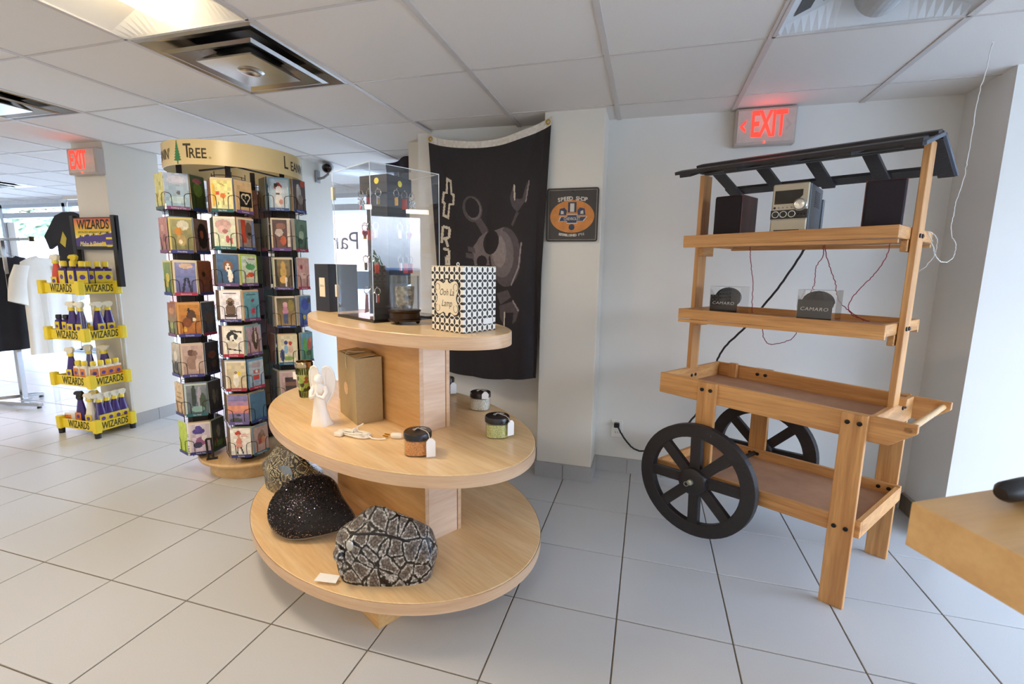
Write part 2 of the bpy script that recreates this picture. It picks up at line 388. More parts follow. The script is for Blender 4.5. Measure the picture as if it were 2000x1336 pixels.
def window(name, xs, y, z0, z1, transom=None, along='x', frame=M_alu, wide=()):
    g = (lambda a, b: (a, b)) if along == 'x' else (lambda a, b: (b, a))
    def bx(mb, a0, a1, za, zb, d=.05):
        p0 = g(a0, y-d); p1 = g(a1, y+d); return mb.box((min(p0[0], p1[0]), min(p0[1], p1[1]), za), (max(p0[0], p1[0]), max(p0[1], p1[1]), zb))
    par = struct(name, bx(MB(), xs[0], xs[-1], z0, z0+.06), frame)
    part('head_rail', bx(MB(), xs[0], xs[-1], z1-.05, z1), frame, par)
    for x in xs: part('mullion', bx(MB(), x-.03, x+.03, z0, z1), frame, par)
    for x in wide: part('blind_panel', bx(MB(), x, x+.16, z0, z1-.25, .02), M_white, par)
    if transom: part('transom', bx(MB(), xs[0], xs[-1], transom-.035, transom+.035, .045), frame, par)
    for a, b in zip(xs[:-1], xs[1:]): part('pane', bx(MB(), a+.03, b-.03, z0+.06, z1-.05, .004), M_glass, par)
window('window_1', [-10.75, -9.4, -8.05, -6.7, -5.35, -4.0, -2.65, -1.75], 4.83, .02, 2.14, 1.985, wide=(-9.36,))
window('window_2', [Y0+.03, -.2, 1.1, 2.4], X1+.05, .12, 2.12, along='y')
# the alcove window carries a word, seen reversed from inside through the acrylic case
M_vinyl = plain('window_vinyl', '#6b7480', .6)
lettering('window_lettering', 'Parts', .29, M_vinyl, bpy.data.objects['window_1'], (-3.27, 4.84, 1.60), (-1, 0, 0), (0, 0, 1), align='LEFT')

# outdoors
struct('sky_blocker', MB().box((-7.4, 4.95, 2.25), (-1.5, 7.6, 2.5)), plain('sky_blocker_grey', '#a9aaa8', .6))  # added canopy, out of view, cuts high sky light into the left windows
M_asph = plain('parking_asphalt', '#9b9c9b', .9, noise=.08, nscale=6)
struct('ground', MB().box((-60, -70, -.4), (60, 60, -.15)), M_asph)
M_leaf = plain('hedge_leaves', '#5d7d58', .7, noise=.45, nscale=9)
def foliage(name, label, cen, rad, n, size, seed, grp=None):
    r = random.Random(seed); filler_core = MB().ball((0, 0, 0), [v*.8 for v in rad], 14, 8)
    o = part(name, filler_core, M_leaf); o.location = cen; tag(o, label, 'shrub', grp)
    lf = MB()
    for _ in range(n):
        v = Vector((r.gauss(0, 1), r.gauss(0, 1), r.gauss(0, 1))).normalized(); p = Vector((v.x*rad[0], v.y*rad[1], v.z*rad[2]))*r.uniform(.78, 1.04)
        a = v.orthogonal().normalized()*size*r.uniform(.6, 1.3); b = v.cross(a)*.6; t = v*size*r.uniform(-.5, .5); lf.add([p-a-b, p+a-b+t, p+a*1.1+b, p-a+b+t], [(0, 1, 2, 3)])
    part('leaves', lf, M_leaf, o, fix=False, kind='stuff')
foliage('hedge', 'tall green hedge beyond the far window, behind the white van', (-19.0, 10.2, 1.3), (4.6, 1.0, 1.75), 2600, .10, 3)
bw = thing('brick_building', 'red brick building far behind the hedge outside the far window', 'building', (-31.5, 12.2, -.15))
M_brick = plain('red_brick', '#9a7468', .85, noise=.25, nscale=40)
part('wall', MB().box((-22, 0, 0), (22, 6, 11)), M_brick, bw)
for k in range(6): part('window_pane', MB().box((-14+k*4.4, -.05, 4.6), (-12.4+k*4.4, .02, 6.3)), plain('dark_pane', '#5b6670', .2), bw)
def vehicle(name, label, cat, loc, rotz, paint, L, Wd, H, hood):
    t = thing(name, label, cat, loc, rotz); w = Wd/2
    side = [(-L/2, .28), (L/2, .28), (L/2, .75), (L/2-.1, .88), (hood, .98), (hood-.75, H), (-L/2+.45, H), (-L/2+.03, 1.0)]
    part('body', MB().slab([(a, b) for a, b in side], 'y', -w, w), paint, t, .05)
    gl = [(hood-.05, 1.0), (hood-.74, H-.08), (-L/2+.55, H-.08), (-L/2+.25, 1.0)]
    part('side_glass', MB().slab(gl, 'y', -w-.01, -w+.02).slab(gl, 'y', w-.02, w+.01), plain('dark_glass', '#1f2930', .08), t)
    for sx in (-L/2+.75, L/2-.8):
        for sy in (-w+.08, w-.08):
            m = MB(lambda p, sx=sx, sy=sy: Vector((sx+p.x, sy+p.z, .31+p.y))); m.lathe([(.0, -.1), (.31, -.1), (.31, .1), (.0, .1)], 20, cap=False); part('wheel', m, M_black, t)
    return t
vehicle('van', 'white van parked right outside the far window', 'van', (-13.6, 7.4, -.15), 0, plain('white_car_paint', '#e9eef2', .25, noise=.01), 5.2, 1.9, 1.95, 1.9)
vehicle('car', 'blue-grey car parked outside the right-hand shop window, mirrored in the acrylic case', 'car', (12.0, 3.2, -.15), 1.4, plain('blue_car_paint', '#55708c', .2, metal=.3), 4.5, 1.8, 1.45, .9)
vehicle('car', 'silver car parked further along the lot outside the right-hand window', 'car', (15.0, 6.2, -.15), 1.5, plain('silver_car_paint', '#a9b0b6', .2, metal=.5), 4.6, 1.8, 1.45, .9)
for k, (tx, ty) in enumerate(((34, -26), (38, -14), (41, -2), (40, 11), (36, 24), (14, -34), (25, -32), (-8, 44), (-18, 46), (2, 47))):
    foliage('tree_clump', ('dark green tree clump across the parking lot, %s' % ('first from the right', 'second from the right', 'third from the right', 'fourth from the right', 'fifth from the right', 'nearest the corner', 'beside the corner one')[k] if k < 7 else 'dark green tree clump far beyond the alcove window, %s' % ('in the middle', 'on the left', 'on the right')[k-7]), (tx, ty, 1.4), (4.4, 4.4, 2.0+.4*(k % 2)), 500, .35, 20+k, 'trees across the parking lot' if k < 7 else 'trees beyond the alcove window')

vehicle('car', 'white car parked outside the alcove window behind the acrylic case', 'car', (-5.9, 9.6, -.15), .2, plain('white_car_paint', '#e9eef2', .25), 4.5, 1.8, 1.45, .9)
# ceiling fittings
def vent(i, j, label):
    c = (cx0+CS*(i+.5), cy0+CR*(j+.5), ZC); t = thing('ceiling_vent', label, 'vent', c, 0, 'ceiling diffusers')
    def fr(h0, z0, h1, z1, h2=None, z2=None):
        m = MB(); r = [(h0, z0), (h1, z1)]+([(h2, z2)] if h2 else [])
        vs = []; fs = []
        for h, z in r: vs += [(-h, -h, z), (h, -h, z), (h, h, z), (-h, h, z)]
        for k in range(len(r)-1):
            for q in range(4): fs.append((k*4+q, k*4+(q+1) % 4, k*4+4+(q+1) % 4, k*4+4+q))
        return m.add(vs, fs)
    part('outer_frame', fr(.302, .002, .285, -.004, .165, .05), M_steel, t, fix=False)
    part('louver', fr(.232, -.016, .212, -.022, .10, .030), M_steel, t, fix=False)
    part('centre_plate', MB().box((-.145, -.145, -.030), (.145, .145, -.024)).add([(-.145, -.145, -.024), (.145, -.145, -.024), (.145, .145, -.024), (-.145, .145, -.024), (-.08, -.08, .03), (.08, -.08, .03), (.08, .08, .03), (-.08, .08, .03)], [(0, 1, 5, 4), (1, 2, 6, 5), (2, 3, 7, 6), (3, 0, 4, 7)]), M_steel, t)
    part('hub', MB(lambda p: Vector((p.x, p.y, -.030-p.z))).lathe([(.055, 0), (.045, .006), (.02, .009), (.012, .004)], 24), M_steel, t)
    part('plenum', fr(.29, .004, .29, .12).add([(-.29, -.29, .12), (.29, -.29, .12), (.29, .29, .12), (-.29, .29, .12)], [(0, 1, 2, 3)]), M_ventin, t, fix=False)
vent(-3, 0, 'polished square ceiling diffuser beside the lit light panel')
vent(-6, 0, 'polished square ceiling diffuser cut by the left edge, above the bottle stand')
vent(-12, 3, 'small-looking square ceiling diffuser far off near the left windows')
def troffer(i, j, label, lit):
    c = (cx0+CS*(i+.5), cy0+CR*(j+.5), ZC); t = thing('ceiling_light', label, 'ceiling light', c)
    w, d = CS/2-.006, CR/2-.006
    pan = plain('troffer_pan', '#efe9dc' if lit else '#c3c6c6', .4, noise=.01) if lit else plain('troffer_pan_off', '#c9cbcb', .4, noise=.01)  # lamp state is put into the pan colour: lighter when lit, greyer when off
    b, ys, h = .115, .06, .085
    def prof(s):   # height of the pan across x
        x = abs(s)
        return h*min(1, (w-x)/(w-b)) if x > b else h
    nx = 24; m = MB(); vs = []; fs = []
    yy = [-d, -d+ys, d-ys, d]
    for y in yy:
        for k in range(nx+1):
            x = -w+2*w*k/nx; vs.append((x, y, prof(x) if abs(y) < d-.001 else .0))
    for q in range(3):
        for k in range(nx): fs.append((q*(nx+1)+k, q*(nx+1)+k+1, (q+1)*(nx+1)+k+1, (q+1)*(nx+1)+k))
    part('pan', m.add(vs, fs), pan, t, fix=False)
    part('frame', MB().box((-w-.004, -d-.004, -.003), (w+.004, -d+.008, .004)).box((-w-.004, d-.008, -.003), (w+.004, d+.004, .004)).box((-w-.004, -d, -.003), (-w+.008, d, .004)).box((w-.008, -d, -.003), (w+.004, d, .004)), M_tbar, t)
    m = MB(); r = .075
    arc = [(-r*math.cos(PI*k/14), h-.005-.085*math.sin(PI*k/14)) for k in range(15)]
    m.slab(arc, 'y', -d+ys+.02, d-ys-.02)
    mat = plain('lamp_diffuser', '#fff2d8', .5, emit='#fff0d2', estr=5.5) if lit else plain('lamp_basket', '#b4b8b9', .45)
    part('diffuser', m, mat, t)
    if not lit:
        for xa, xb in ((-.262, -.212), (-.176, -.134), (.134, .176), (.212, .262)):
            za, zb = prof(xa)-.003, prof(xb)-.003; ya, yb = -d+ys+.03, d-ys-.05
            part('groove_shade', MB().hexa([(xa, ya, za), (xb, ya, zb), (xb, yb, zb), (xa, yb, za), (xa, ya, za+.002), (xb, ya, zb+.002), (xb, yb-.03, zb+.002), (xa, yb-.03, za+.002)]), plain('groove_shade_dark', '#4a4948', .7), t)  # flat dark strips laid on the pan stand in for the grooves' shade
    if lit: area('ceiling_lamp', (c[0], c[1], ZC-.03), (0, 0, 0), .4, .45, LAMP_W, WARM)
troffer(-3, -1, 'lit fluorescent ceiling light with a rounded white diffuser', True)
troffer(1, 0, 'unlit grey recessed ceiling light above the wooden cart', False)

# exit signs
M_exitbox = plain('exit_housing', '#b9ada4', .45, noise=.02)
M_exit = plain('exit_red_light', '#ff3a2c', .5, emit='#ff2a20', estr=2.6)
def exit_sign(label, loc, w, h, d, arrow):
    t = thing('exit_sign', label, 'exit sign', loc)
    part('housing', MB().rbox((-w/2, 0, 0), (w/2, d, h), .008), M_exitbox, t, .004)
    part('face_plate', MB().box((-w/2+.01, -.004, .012), (w/2-.01, .001, h-.01)), plain('exit_face', '#c4b8ae', .4), t, .002)
    part('test_button', MB(lambda p: Vector((p.x, p.z-.004, p.y+.012))).lathe([(.004, -.004), (.004, .004)], 8), plain('red_led', '#ff4030', .4, emit='#ff3020', estr=6), t)
    sx = .47
    lettering('letters', 'EXIT', .185, M_exit, t, (.014 if arrow else -.03, -.005, h*.52), (1, 0, 0), (0, 0, 1), sx=sx, extrude=.001, bold=.004, space=.97)
    if arrow:
        x = -w/2+.035
        part('arrow', MB().slab([(x+.018, h*.68), (x-.012, h*.5), (x+.018, h*.34), (x+.018, h*.42), (x+.003, h*.51), (x+.018, h*.6)], 'y', -.007, -.004), M_exit, t)
        x = w/2-.035
        part('blank_arrow', MB().slab([(x-.018, h*.68), (x+.012, h*.5), (x-.018, h*.34), (x-.018, h*.42), (x-.003, h*.51), (x-.018, h*.6)], 'y', -.0055, -.004), M_exitbox, t)
    l = bpy.data.lights.new('exit_glow', 'POINT'); l.energy = .10; l.color = (1, .12, .06); l.shadow_soft_size = .03
    lo = bpy.data.objects.new('exit_glow', l); COL.objects.link(lo); lo.location = (loc[0], loc[1]-.06, loc[2]+h*.6)
exit_sign('red exit sign with a left arrow on the wall above the cart', (.553, 2.945, 1.998), .302, .19, .055, True)
exit_sign('red exit sign high on the beige pillar above the bottle stand', (-4.085, 2.578, 1.955), .30, .187, .062, False)
# ------------------------------------------------------------------ the three-tier oval display stand
ANG = math.radians(-28.5)
M_maple = wood('maple_laminate', '#e6c08c', '#f2d6a9', (1.1, 12, 12), rough=.28, fine=.35)
M_maple_side = wood('maple_side', '#cfa371', '#dcb587', (12, 12, 1.2), rough=.35, fine=.35)
M_maple_long = wood('maple_panel', '#d09e62', '#e2b87e', (1.3, 10, 10), rough=.4, fine=.4)
M_maple_end = wood('maple_end_panel', '#dcb99a', '#ecd3b8', (10, 1.3, 12), rough=.4, fine=.3)
M_maple_edge = wood('maple_edge_band', '#cfa783', '#dfbf9c', (2, 2, 40), rough=.4, fine=.3)
stand = thing('display_stand', 'three-tier maple display stand with oval shelves in the middle of the floor', 'display stand', (-1.077, 1.831, 0), ANG)
def oval(cx, cy, a, b, z0, z1, e=2.0):
    N = 96; P = [(cx+a*math.copysign(abs(math.cos(t))**(2/e), math.cos(t)), cy+b*math.copysign(abs(math.sin(t))**(2/e), math.sin(t))) for t in (2*PI*i/N for i in range(N))]
    top = part('oval_shelf', MB().prism(P, z0+.001, z1), M_maple, stand, .002)
    o = 1.003; m = MB(); vs = [(cx+(x-cx)*o, cy+(y-cy)*o, z) for z in (z0, z1-.0025) for x, y in P]
    m.add(vs, [(i, (i+1) % N, N+(i+1) % N, N+i) for i in range(N)], True); part('edge_band', m, M_maple_edge, top)
SH = [(-.075, .012, .81, .58, .145, .19), (-.025, -.013, .792, .457, .60, .645), (.016, .008, .649, .293, 1.033, 1.08)]
for s in SH: oval(*s)
def column(x0, x1, y0, y1, z0, z1):
    t = .018
    for y in (y0, y1-t):
        lp = part('long_panel', MB().box((x0, y, z0), (x1, y+t, z1)), M_maple_long, stand, .001)
        part('edge_strip', MB().box((x1-.0005, y+.0005, z0), (x1+.001, y+t-.0005, z1)), M_maple_edge, lp)
    for x in (x0+.002, x1-.002-t): part('end_panel', MB().box((x, y0+t+.0015, z0), (x+t, y1-t-.0015, z1)), M_maple_end, stand, .001)
column(-.42, .30, -.073, .076, .645, 1.034)
column(-.45, .345, -.085, .10, .19, .601)
part('plinth', MB().box((-.43, -.343, 0), (.418, .33, .146)), M_maple_long, stand, .001)

# ---- things on the top tier (z = 1.08)
def ring_pattern(name, ink, paper, n=6.0):
    """interlocking-circle print: petals where neighbouring circles overlap"""
    m, nt, b = nodes(name); N, L = nt.nodes, nt.links
    at = N.new('ShaderNodeAttribute'); at.attribute_name = 'Cell'; sp = N.new('ShaderNodeSeparateXYZ'); L.new(at.outputs['Vector'], sp.inputs[0])
    def math_(op, a, bb=None):
        q = N.new('ShaderNodeMath'); q.operation = op
        for i, v in enumerate((a, bb)):
            if v is None: continue
            if isinstance(v, (int, float)): q.inputs[i].default_value = v
            else: L.new(v, q.inputs[i])
        return q.outputs[0]
    fx = math_('SUBTRACT', math_('FRACT', sp.outputs['X']), .5); fy = math_('SUBTRACT', math_('FRACT', sp.outputs['Y']), .5)
    acc = None
    for ox, oy in ((-.5, 0), (.5, 0), (0, -.5), (0, .5)):   # four petals on the cell's sides
        dx = math_('SUBTRACT', fx, ox); dy = math_('SUBTRACT', fy, oy)
        rx, ry = (.20, .43) if ox else (.43, .20)
        d = math_('ADD', math_('POWER', math_('ABSOLUTE', math_('DIVIDE', dx, rx)), 1.5), math_('POWER', math_('ABSOLUTE', math_('DIVIDE', dy, ry)), 1.5))
        v = math_('LESS_THAN', d, 1.0); acc = v if acc is None else math_('MAXIMUM', acc, v)
    mx = N.new('ShaderNodeMixRGB'); mx.inputs[1].default_value = lin4(paper); mx.inputs[2].default_value = lin4(ink); L.new(acc, mx.inputs[0]); L.new(mx.outputs[0], b.inputs['Base Color'])
    b.inputs['Roughness'].default_value = .3; return m
def wrapped_box(parent, w, d, h, mat, cell):
    """upright carton whose faces carry a cell coordinate for the print"""
    me = bpy.data.meshes.new('carton'); v = [(-w/2, -d/2, 0), (w/2, -d/2, 0), (w/2, d/2, 0), (-w/2, d/2, 0), (-w/2, -d/2, h), (w/2, -d/2, h), (w/2, d/2, h), (-w/2, d/2, h)]
    me.from_pydata(v, [], [(0, 1, 5, 4), (1, 2, 6, 5), (2, 3, 7, 6), (3, 0, 4, 7), (3, 2, 1, 0), (4, 5, 6, 7)])
    at = me.attributes.new('Cell', 'FLOAT_VECTOR', 'CORNER'); dat = []
    for p in me.polygons:
        for li in p.loop_indices:
            c = me.vertices[me.loops[li].vertex_index].co
            dat += [(c.y if abs(p.normal.x) > .5 else c.x)/cell+10.5, (c.y if abs(p.normal.z) > .5 else c.z)/cell, 0]
    at.data.foreach_set('vector', dat); return link('carton', me, mat, parent)
def cartouche(parent, y, zc, w, h, lines, m_paper, size):
    Q = [(.15, 1.0), (.19, .87), (.34, .80), (.52, .88), (.70, .94), (.86, .90), (.97, .76), (1.0, .58), (.95, .38), (.86, .24), (.82, .10)]
    def out(k, dz=0):
        A = [(x, z) for x, z in Q]+[(x, -z) for x, z in Q[::-1]]; A = A+[(-x, -z) for x, z in A]
        return [(w/2*x-math.copysign(dz, x), zc+h/2*z-math.copysign(dz, z)) for x, z in A]
    part('cartouche_border', MB().slab(out(1.0), 'y', y-.0012, y), M_ink, parent); part('cartouche', MB().slab(out(1, .0045), 'y', y-.002, y-.0005), m_paper, parent)
    for a in (1, -1):
        for b in (1, -1): part('scroll', MB().tube([(a*(w*.36+.011*math.cos(t/3)), y-.0022, zc+b*(h*.27+.013*math.sin(t/3))) for t in range(-4, 13)], .0008, 5), M_ink, parent)
    for i, s in enumerate(lines):
        lettering('lettering', s, size, M_ink, parent, (0, y-.0022, zc+size*.55-i*size*1.15), (1, 0, 0), (0, 0, 1), shear=.35, sx=.75)
m_cream = plain('cream_paper', '#e8dcc2', .5, noise=.02)
bx = thing('gift_box', 'white gift box printed with black interlocking circles and a script label on the top tier', 'gift box', (-.657, 1.618, 1.08), math.radians(-24.5))
wrapped_box(bx, .166, .166, .232, ring_pattern('circle_print', '#1f1c1c', '#ece6da'), .0262)
part('lid_flap', MB().box((-.083, -.083, .232), (.083, .083, .2345)), m_cream, bx)
part('lid_loop', MB().ring((-.01, -.02, .241), .006, .0018, 'x', 10, 5), M_white, bx)
cartouche(bx, -.083, .122, .132, .138, ['Ooh La', 'Lamp'], m_cream, .034)
part('maker_patch', MB().box((.0828, .02, .026), (.0842, .066, .047)), M_white, bx)
def dots(name):
    m, nt, b = nodes(name); N, L = nt.nodes, nt.links
    tc = N.new('ShaderNodeTexCoord'); vo = N.new('ShaderNodeTexVoronoi'); vo.inputs['Scale'].default_value = 95; vo.inputs['Randomness'].default_value = .0
    lt = N.new('ShaderNodeMath'); lt.operation = 'LESS_THAN'; lt.inputs[1].default_value = .28; mx = N.new('ShaderNodeMixRGB'); mx.inputs[1].default_value = lin4('#1c181b'); mx.inputs[2].default_value = lin4('#d9d4c8')
    L.new(tc.outputs['Object'], vo.inputs['Vector']); L.new(vo.outputs['Distance'], lt.inputs[0]); L.new(lt.outputs[0], mx.inputs[0]); L.new(mx.outputs[0], b.inputs['Base Color']); b.inputs['Roughness'].default_value = .35; return m
bx2 = thing('gift_box', 'black gift box with white dots behind the acrylic case on the top tier', 'gift box', (-1.555, 2.085, 1.08), math.radians(-24))
wrapped_box(bx2, .135, .16, .238, dots('dot_print'), .02)
part('label_panel', MB().rbox((-.022, -.0825, .075), (.032, -.0795, .17), .001), m_cream, bx2)
lettering('lettering', 'Ooh La', .016, M_ink, bx2, (.005, -.0828, .13), (1, 0, 0), (0, 0, 1), shear=.3, sx=.8)

# acrylic case with its hinged door, black turning column inside
CA = -.502
case = thing('acrylic_case', 'tall clear acrylic display case of keyrings on the top tier', 'display case', (-1.135, 1.890, 1.08), CA)
hx, hy, ch, tk = .1625, .165, .628, .0045
for nm, a, b in (('side_panel', (-hx, -hy, .012), (hx, -hy+tk, ch)), ('side_panel', (-hx, hy-tk, .012), (hx, hy, ch)), ('side_panel', (hx-tk, -hy+tk, .012), (hx, hy-tk, ch)),
                 ('door', (-hx, -hy+tk, .012), (-hx+tk, hy-tk, ch)), ('top_panel', (-hx, -hy, ch), (hx, hy, ch+tk))):
    part(nm, MB().box(a, b), M_acryl, case)
ed = MB(); r = .0016
for x in (-hx, hx):
    for y in (-hy, hy): ed.tube([(x, y, .012), (x, y, ch+tk)], r, 6)
for x in (-hx, hx): ed.tube([(x, -hy, ch+tk), (x, hy, ch+tk)], r, 6)
for y in (-hy, hy): ed.tube([(-hx, y, ch+tk), (hx, y, ch+tk)], r, 6)
part('polished_edge', ed, plain('edge_light', '#dfe9ee', .1, noise=.01, spec=1), case)
part('base', MB().box((-hx-.002, -hy-.002, 0), (hx+.002, hy+.002, .012)), plain('gloss_black', '#0f0e10', .12), case, .001)
for z in (.09, .515): part('hinge', MB().box((-hx-.012, -hy-.006, z), (-hx+.006, -hy+.008, z+.055)), plain('clear_hinge', '#d8d0bd', .3), case, .001)
M_col = plain('display_black', '#1b191c', .45, noise=.03)
rot = thing('turning_column', 'square black turning keyring column inside the acrylic case', 'display column', (-1.135, 1.890, 1.092), CA+.30)
part('column', MB().box((-.060, -.060, .006), (.060, .060, .55)), M_col, rot, .001)
part('head_block', MB().box((-.078, -.078, .525), (.078, .078, .60)), M_col, rot, .001)
part('turntable', MB().lathe([(.07, 0), (.07, .006), (.05, .008)], 24), M_black, rot)
part('price_sticker', MB(lambda p: Vector((p.x+.02, -.0785-p.z, p.y+.575))).lathe([(.013, 0), (.013, .0008)], 16), plain('yellow_sticker', '#e2d23c', .5), rot)
part('price_sticker', MB(lambda p: Vector((.0785+p.z, p.x, p.y+.57))).lathe([(.013, 0), (.013, .0008)], 16), MATS['yellow_sticker'], rot)
hk = MB()
KZ = [.535, .40, .262, .125]; KP = []
for r_, z in enumerate(KZ):
    for f in range(4):
        for q in (-1, 0, 1):
            a = f*PI/2; base = .078 if r_ == 0 else .060; dx = q*(.05 if r_ == 0 else .032)
            c, s = math.cos(a), math.sin(a); L = .028 if r_ == 0 else .046
            p0 = Vector((base*c-dx*s, base*s+dx*c, z)); p1 = p0+Vector((c, s, .0))*L; p2 = p1+Vector((0, 0, .008))
            hk.tube([p0, p1, p2], .0012, 5); KP.append((r_, f, q, p1-Vector((c, s, 0))*.004, a))
part('hook_set', hk, M_chrome, rot)
kc_col = {'red leather': '#b8402c', 'pink beaded': '#d8909a', 'silver plate': None, 'brass plate': 'brass', 'navy cloth': '#26304d', 'brown leather': '#5d3a24', 'crystal cluster': 'cry', 'coral strap': '#c9533f', 'heart': '#a81f2e'}
fobs = ['silver plate', 'crystal cluster', 'pink beaded', 'brass plate', 'red leather', 'brown leather', 'silver plate', 'heart', 'navy cloth', 'coral strap']
rowname = ['top', 'second', 'third', 'bottom']; rk = random.Random(4)
Rz = Matrix.Rotation(CA+.30, 4, 'Z')
facing = {0: 'right', 1: 'rear', 2: 'door', 3: 'front'}; place = {-1: 'first', 0: 'middle', 1: 'last'}
for r_, f, q, p, a in KP:
    if f == 1: continue
    kind = fobs[rk.randrange(len(fobs))]
    if r_ == 3: kind = ('coral strap', 'navy cloth', 'silver plate')[q+1]
    if r_ == 1 and f in (2, 3) and q == 0: kind = 'red leather'
    w = Rz @ p+Vector(rot.location)
    k = thing('keychain', '%s keychain, %s hook on the %s side, %s row, in the acrylic case' % (kind, place[q], facing[f], rowname[r_]), 'keychain', w, CA+.30+a, 'keychains in the acrylic case')
    part('ring', MB().ring((0, 0, -.014), .0155, .0014, 'x' if q else 'y', 18, 5), M_chrome, k)
    m = MB(); c = kc_col[kind]
    if kind in ('silver plate', 'brass plate'): m.rbox((-.009, -.0015, -.062), (.009, .0015, -.03), .001)
    elif kind == 'crystal cluster':
        for _ in range(14): m.ball((rk.uniform(-.011, .011), rk.uniform(-.008, .008), rk.uniform(-.058, -.034)), rk.uniform(.003, .006), 6, 4)
    elif kind == 'pink beaded':
        for z in range(5): m.ball((rk.uniform(-.004, .004), 0, -.034-.008*z), .0055, 8, 6)
    elif kind == 'heart': m.slab([(0, -.062), (.014, -.044), (.013, -.034), (.006, -.031), (0, -.036), (-.006, -.031), (-.013, -.034), (-.014, -.044)], 'y', -.003, .003)
    elif kind in ('navy cloth', 'coral strap'): m.hexa([(-.008, -.002, -.105), (.014, -.002, -.11), (.014, .002, -.11), (-.008, .002, -.105), (-.006, -.002, -.03), (.007, -.002, -.03), (.007, .002, -.03), (-.006, .002, -.03)])
    else: m.rbox((-.012, -.003, -.072), (.012, .003, -.03), .002)
    mt = M_chrome if c is None else (M_brass if c == 'brass' else (plain('crystal', '#d9dde0', .05, metal=.8) if c == 'cry' else plain('fob_'+kind.replace(' ', '_'), c, .45)))
    part('fob', m, mt, k)

# lamp in front of the case
M_bronze = plain('dark_bronze', '#3b2a1d', .32, metal=.75, noise=.2, nscale=20)
lamp = thing('glass_lamp', 'small glass cylinder lamp with dark bronze base between the case and the circle-print box', 'lamp', (-.950, 1.702, 1.08), .2)
part('base', MB().lathe([(.062, .012), (.066, .014), (.066, .02), (.061, .024), (.059, .046), (.064, .05), (.066, .055), (.062, .058)], 40), M_bronze, lamp)
for k in range(3):
    a = 2*PI*k/3-1.9; part('foot', MB().ball((.052*math.cos(a), .052*math.sin(a), .009), .009, 12, 8), M_bronze, lamp)
M_shade = clear('clear_glass', 1.45, (.95, .96, .95), gain=1.6)
part('glass_shade', MB().lathe([(.058, .058), (.058, .195), (.0545, .195), (.0545, .060)], 48, cap=False), M_shade, lamp, fix=False)
m_merc, nt, b = nodes('mercury_glass')
N, L = nt.nodes, nt.links; tc = N.new('ShaderNodeTexCoord'); vz = N.new('ShaderNodeTexNoise'); vz.inputs['Scale'].default_value = 70; bpn = N.new('ShaderNodeBump'); bpn.inputs['Strength'].default_value = .8; bpn.inputs['Distance'].default_value = .004
rp = N.new('ShaderNodeValToRGB'); rp.color_ramp.elements[0].color = lin4('#6a6154'); rp.color_ramp.elements[1].color = lin4('#e4ddce'); rp.color_ramp.elements[0].position = .35; rp.color_ramp.elements[1].position = .65
L.new(tc.outputs['Object'], vz.inputs[0]); L.new(vz.outputs[0], rp.inputs[0]); L.new(rp.outputs[0], b.inputs['Base Color']); L.new(vz.outputs[0], bpn.inputs['Height']); L.new(bpn.outputs[0], b.inputs['Normal'])
b.inputs['Metallic'].default_value = .55; b.inputs['Roughness'].default_value = .18; b.inputs['Alpha'].default_value = .62
part('inner_votive', MB().lathe([(.030, .062), (.036, .085), (.038, .12), (.040, .15), (.037, .152), (.034, .12), (.028, .075)], 32, cap=False), m_merc, lamp, fix=False)
cb = MB().lathe([(.012, .06), (.014, .072), (.008, .08)], 16)
for k in range(10): a = k*.63; cb.ring((.006*math.cos(a), .006*math.sin(a), .078), .008, .0012, 'y', 10, 4)
part('burner', cb, M_bronze, lamp)
part('cord', MB().tube([(.06, .01, .03), (.09, .02, .025), (.13, .045, .012), (.16, .09, .005)], .0035, 8), M_black, lamp)

# ---- things on the middle tier (z = .645)
kb = thing('kraft_box', 'tall brown kraft carton with a round sticker standing on the middle tier against the column', 'carton', (-1.205, 1.752, .645), math.radians(-37))
M_kraft = plain('kraft_board', '#a8926a', .75, noise=.05, nscale=120)
part('carton', MB().box((-.112, -.058, 0), (.112, .058, .285)), M_kraft, kb, .001)
part('front_flap', MB().hexa([(-.112, -.058, .285), (.112, -.058, .285), (.112, .03, .293), (-.112, .03, .293), (-.112, -.058, .287), (.112, -.058, .287), (.112, .03, .2955), (-.112, .03, .2955)]), M_kraft, kb)
part('top_flap', MB().box((-.055, -.056, .2935), (.03, .045, .297)), M_kraft, kb)
part('sticker', MB(lambda p: Vector((p.x-.012, -.0585-p.z, p.y+.135))).lathe([(.028, 0), (.028, .0008)], 28), plain('tan_sticker', '#d8b48a', .6, noise=.12, nscale=90), kb)
part('string', MB().tube([(-.03, -.02, .298), (-.01, -.05, .299), (0, -.06, .285), (.004, -.0615, .25), (.012, -.0615, .225)], .0016, 6).tube([(-.012, -.05, .299), (.03, -.03, .3), (.04, .01, .299)], .0016, 6), plain('jute', '#d9cba8', .9), kb)
# angel figurine: flared robe, bowed head, two tall wings
M_por = plain('white_porcelain', '#f1ece4', .3, noise=.01, sss=.1)
an = thing('angel_figurine', 'white porcelain angel figurine with bowed head and folded wings on the middle tier', 'figurine', (-1.295, 1.60, .645), math.radians(10))
secs = [(0, .044, .034, 0, 0), (.006, .045, .035, 0, 0), (.03, .036, .028, -.002, 0), (.07, .028, .022, -.004, 0), (.11, .023, .018, -.004, -.001), (.135, .022, .016, -.002, -.002), (.155, .026, .016, 0, -.003), (.172, .024, .014, 0, -.005), (.182, .010, .009, 0, -.009), (.188, .008, .008, 0, -.011)]
m = MB(); n = 24; vs = []; fs = []
for z, rx, ry, ox, oy in secs:
    for i in range(n):
        t = 2*PI*i/n; fold = 1+.10*math.sin(5*t+z*22)*max(0, 1-z/.14)
        vs.append((ox+rx*fold*math.cos(t), oy+ry*fold*math.sin(t), z))
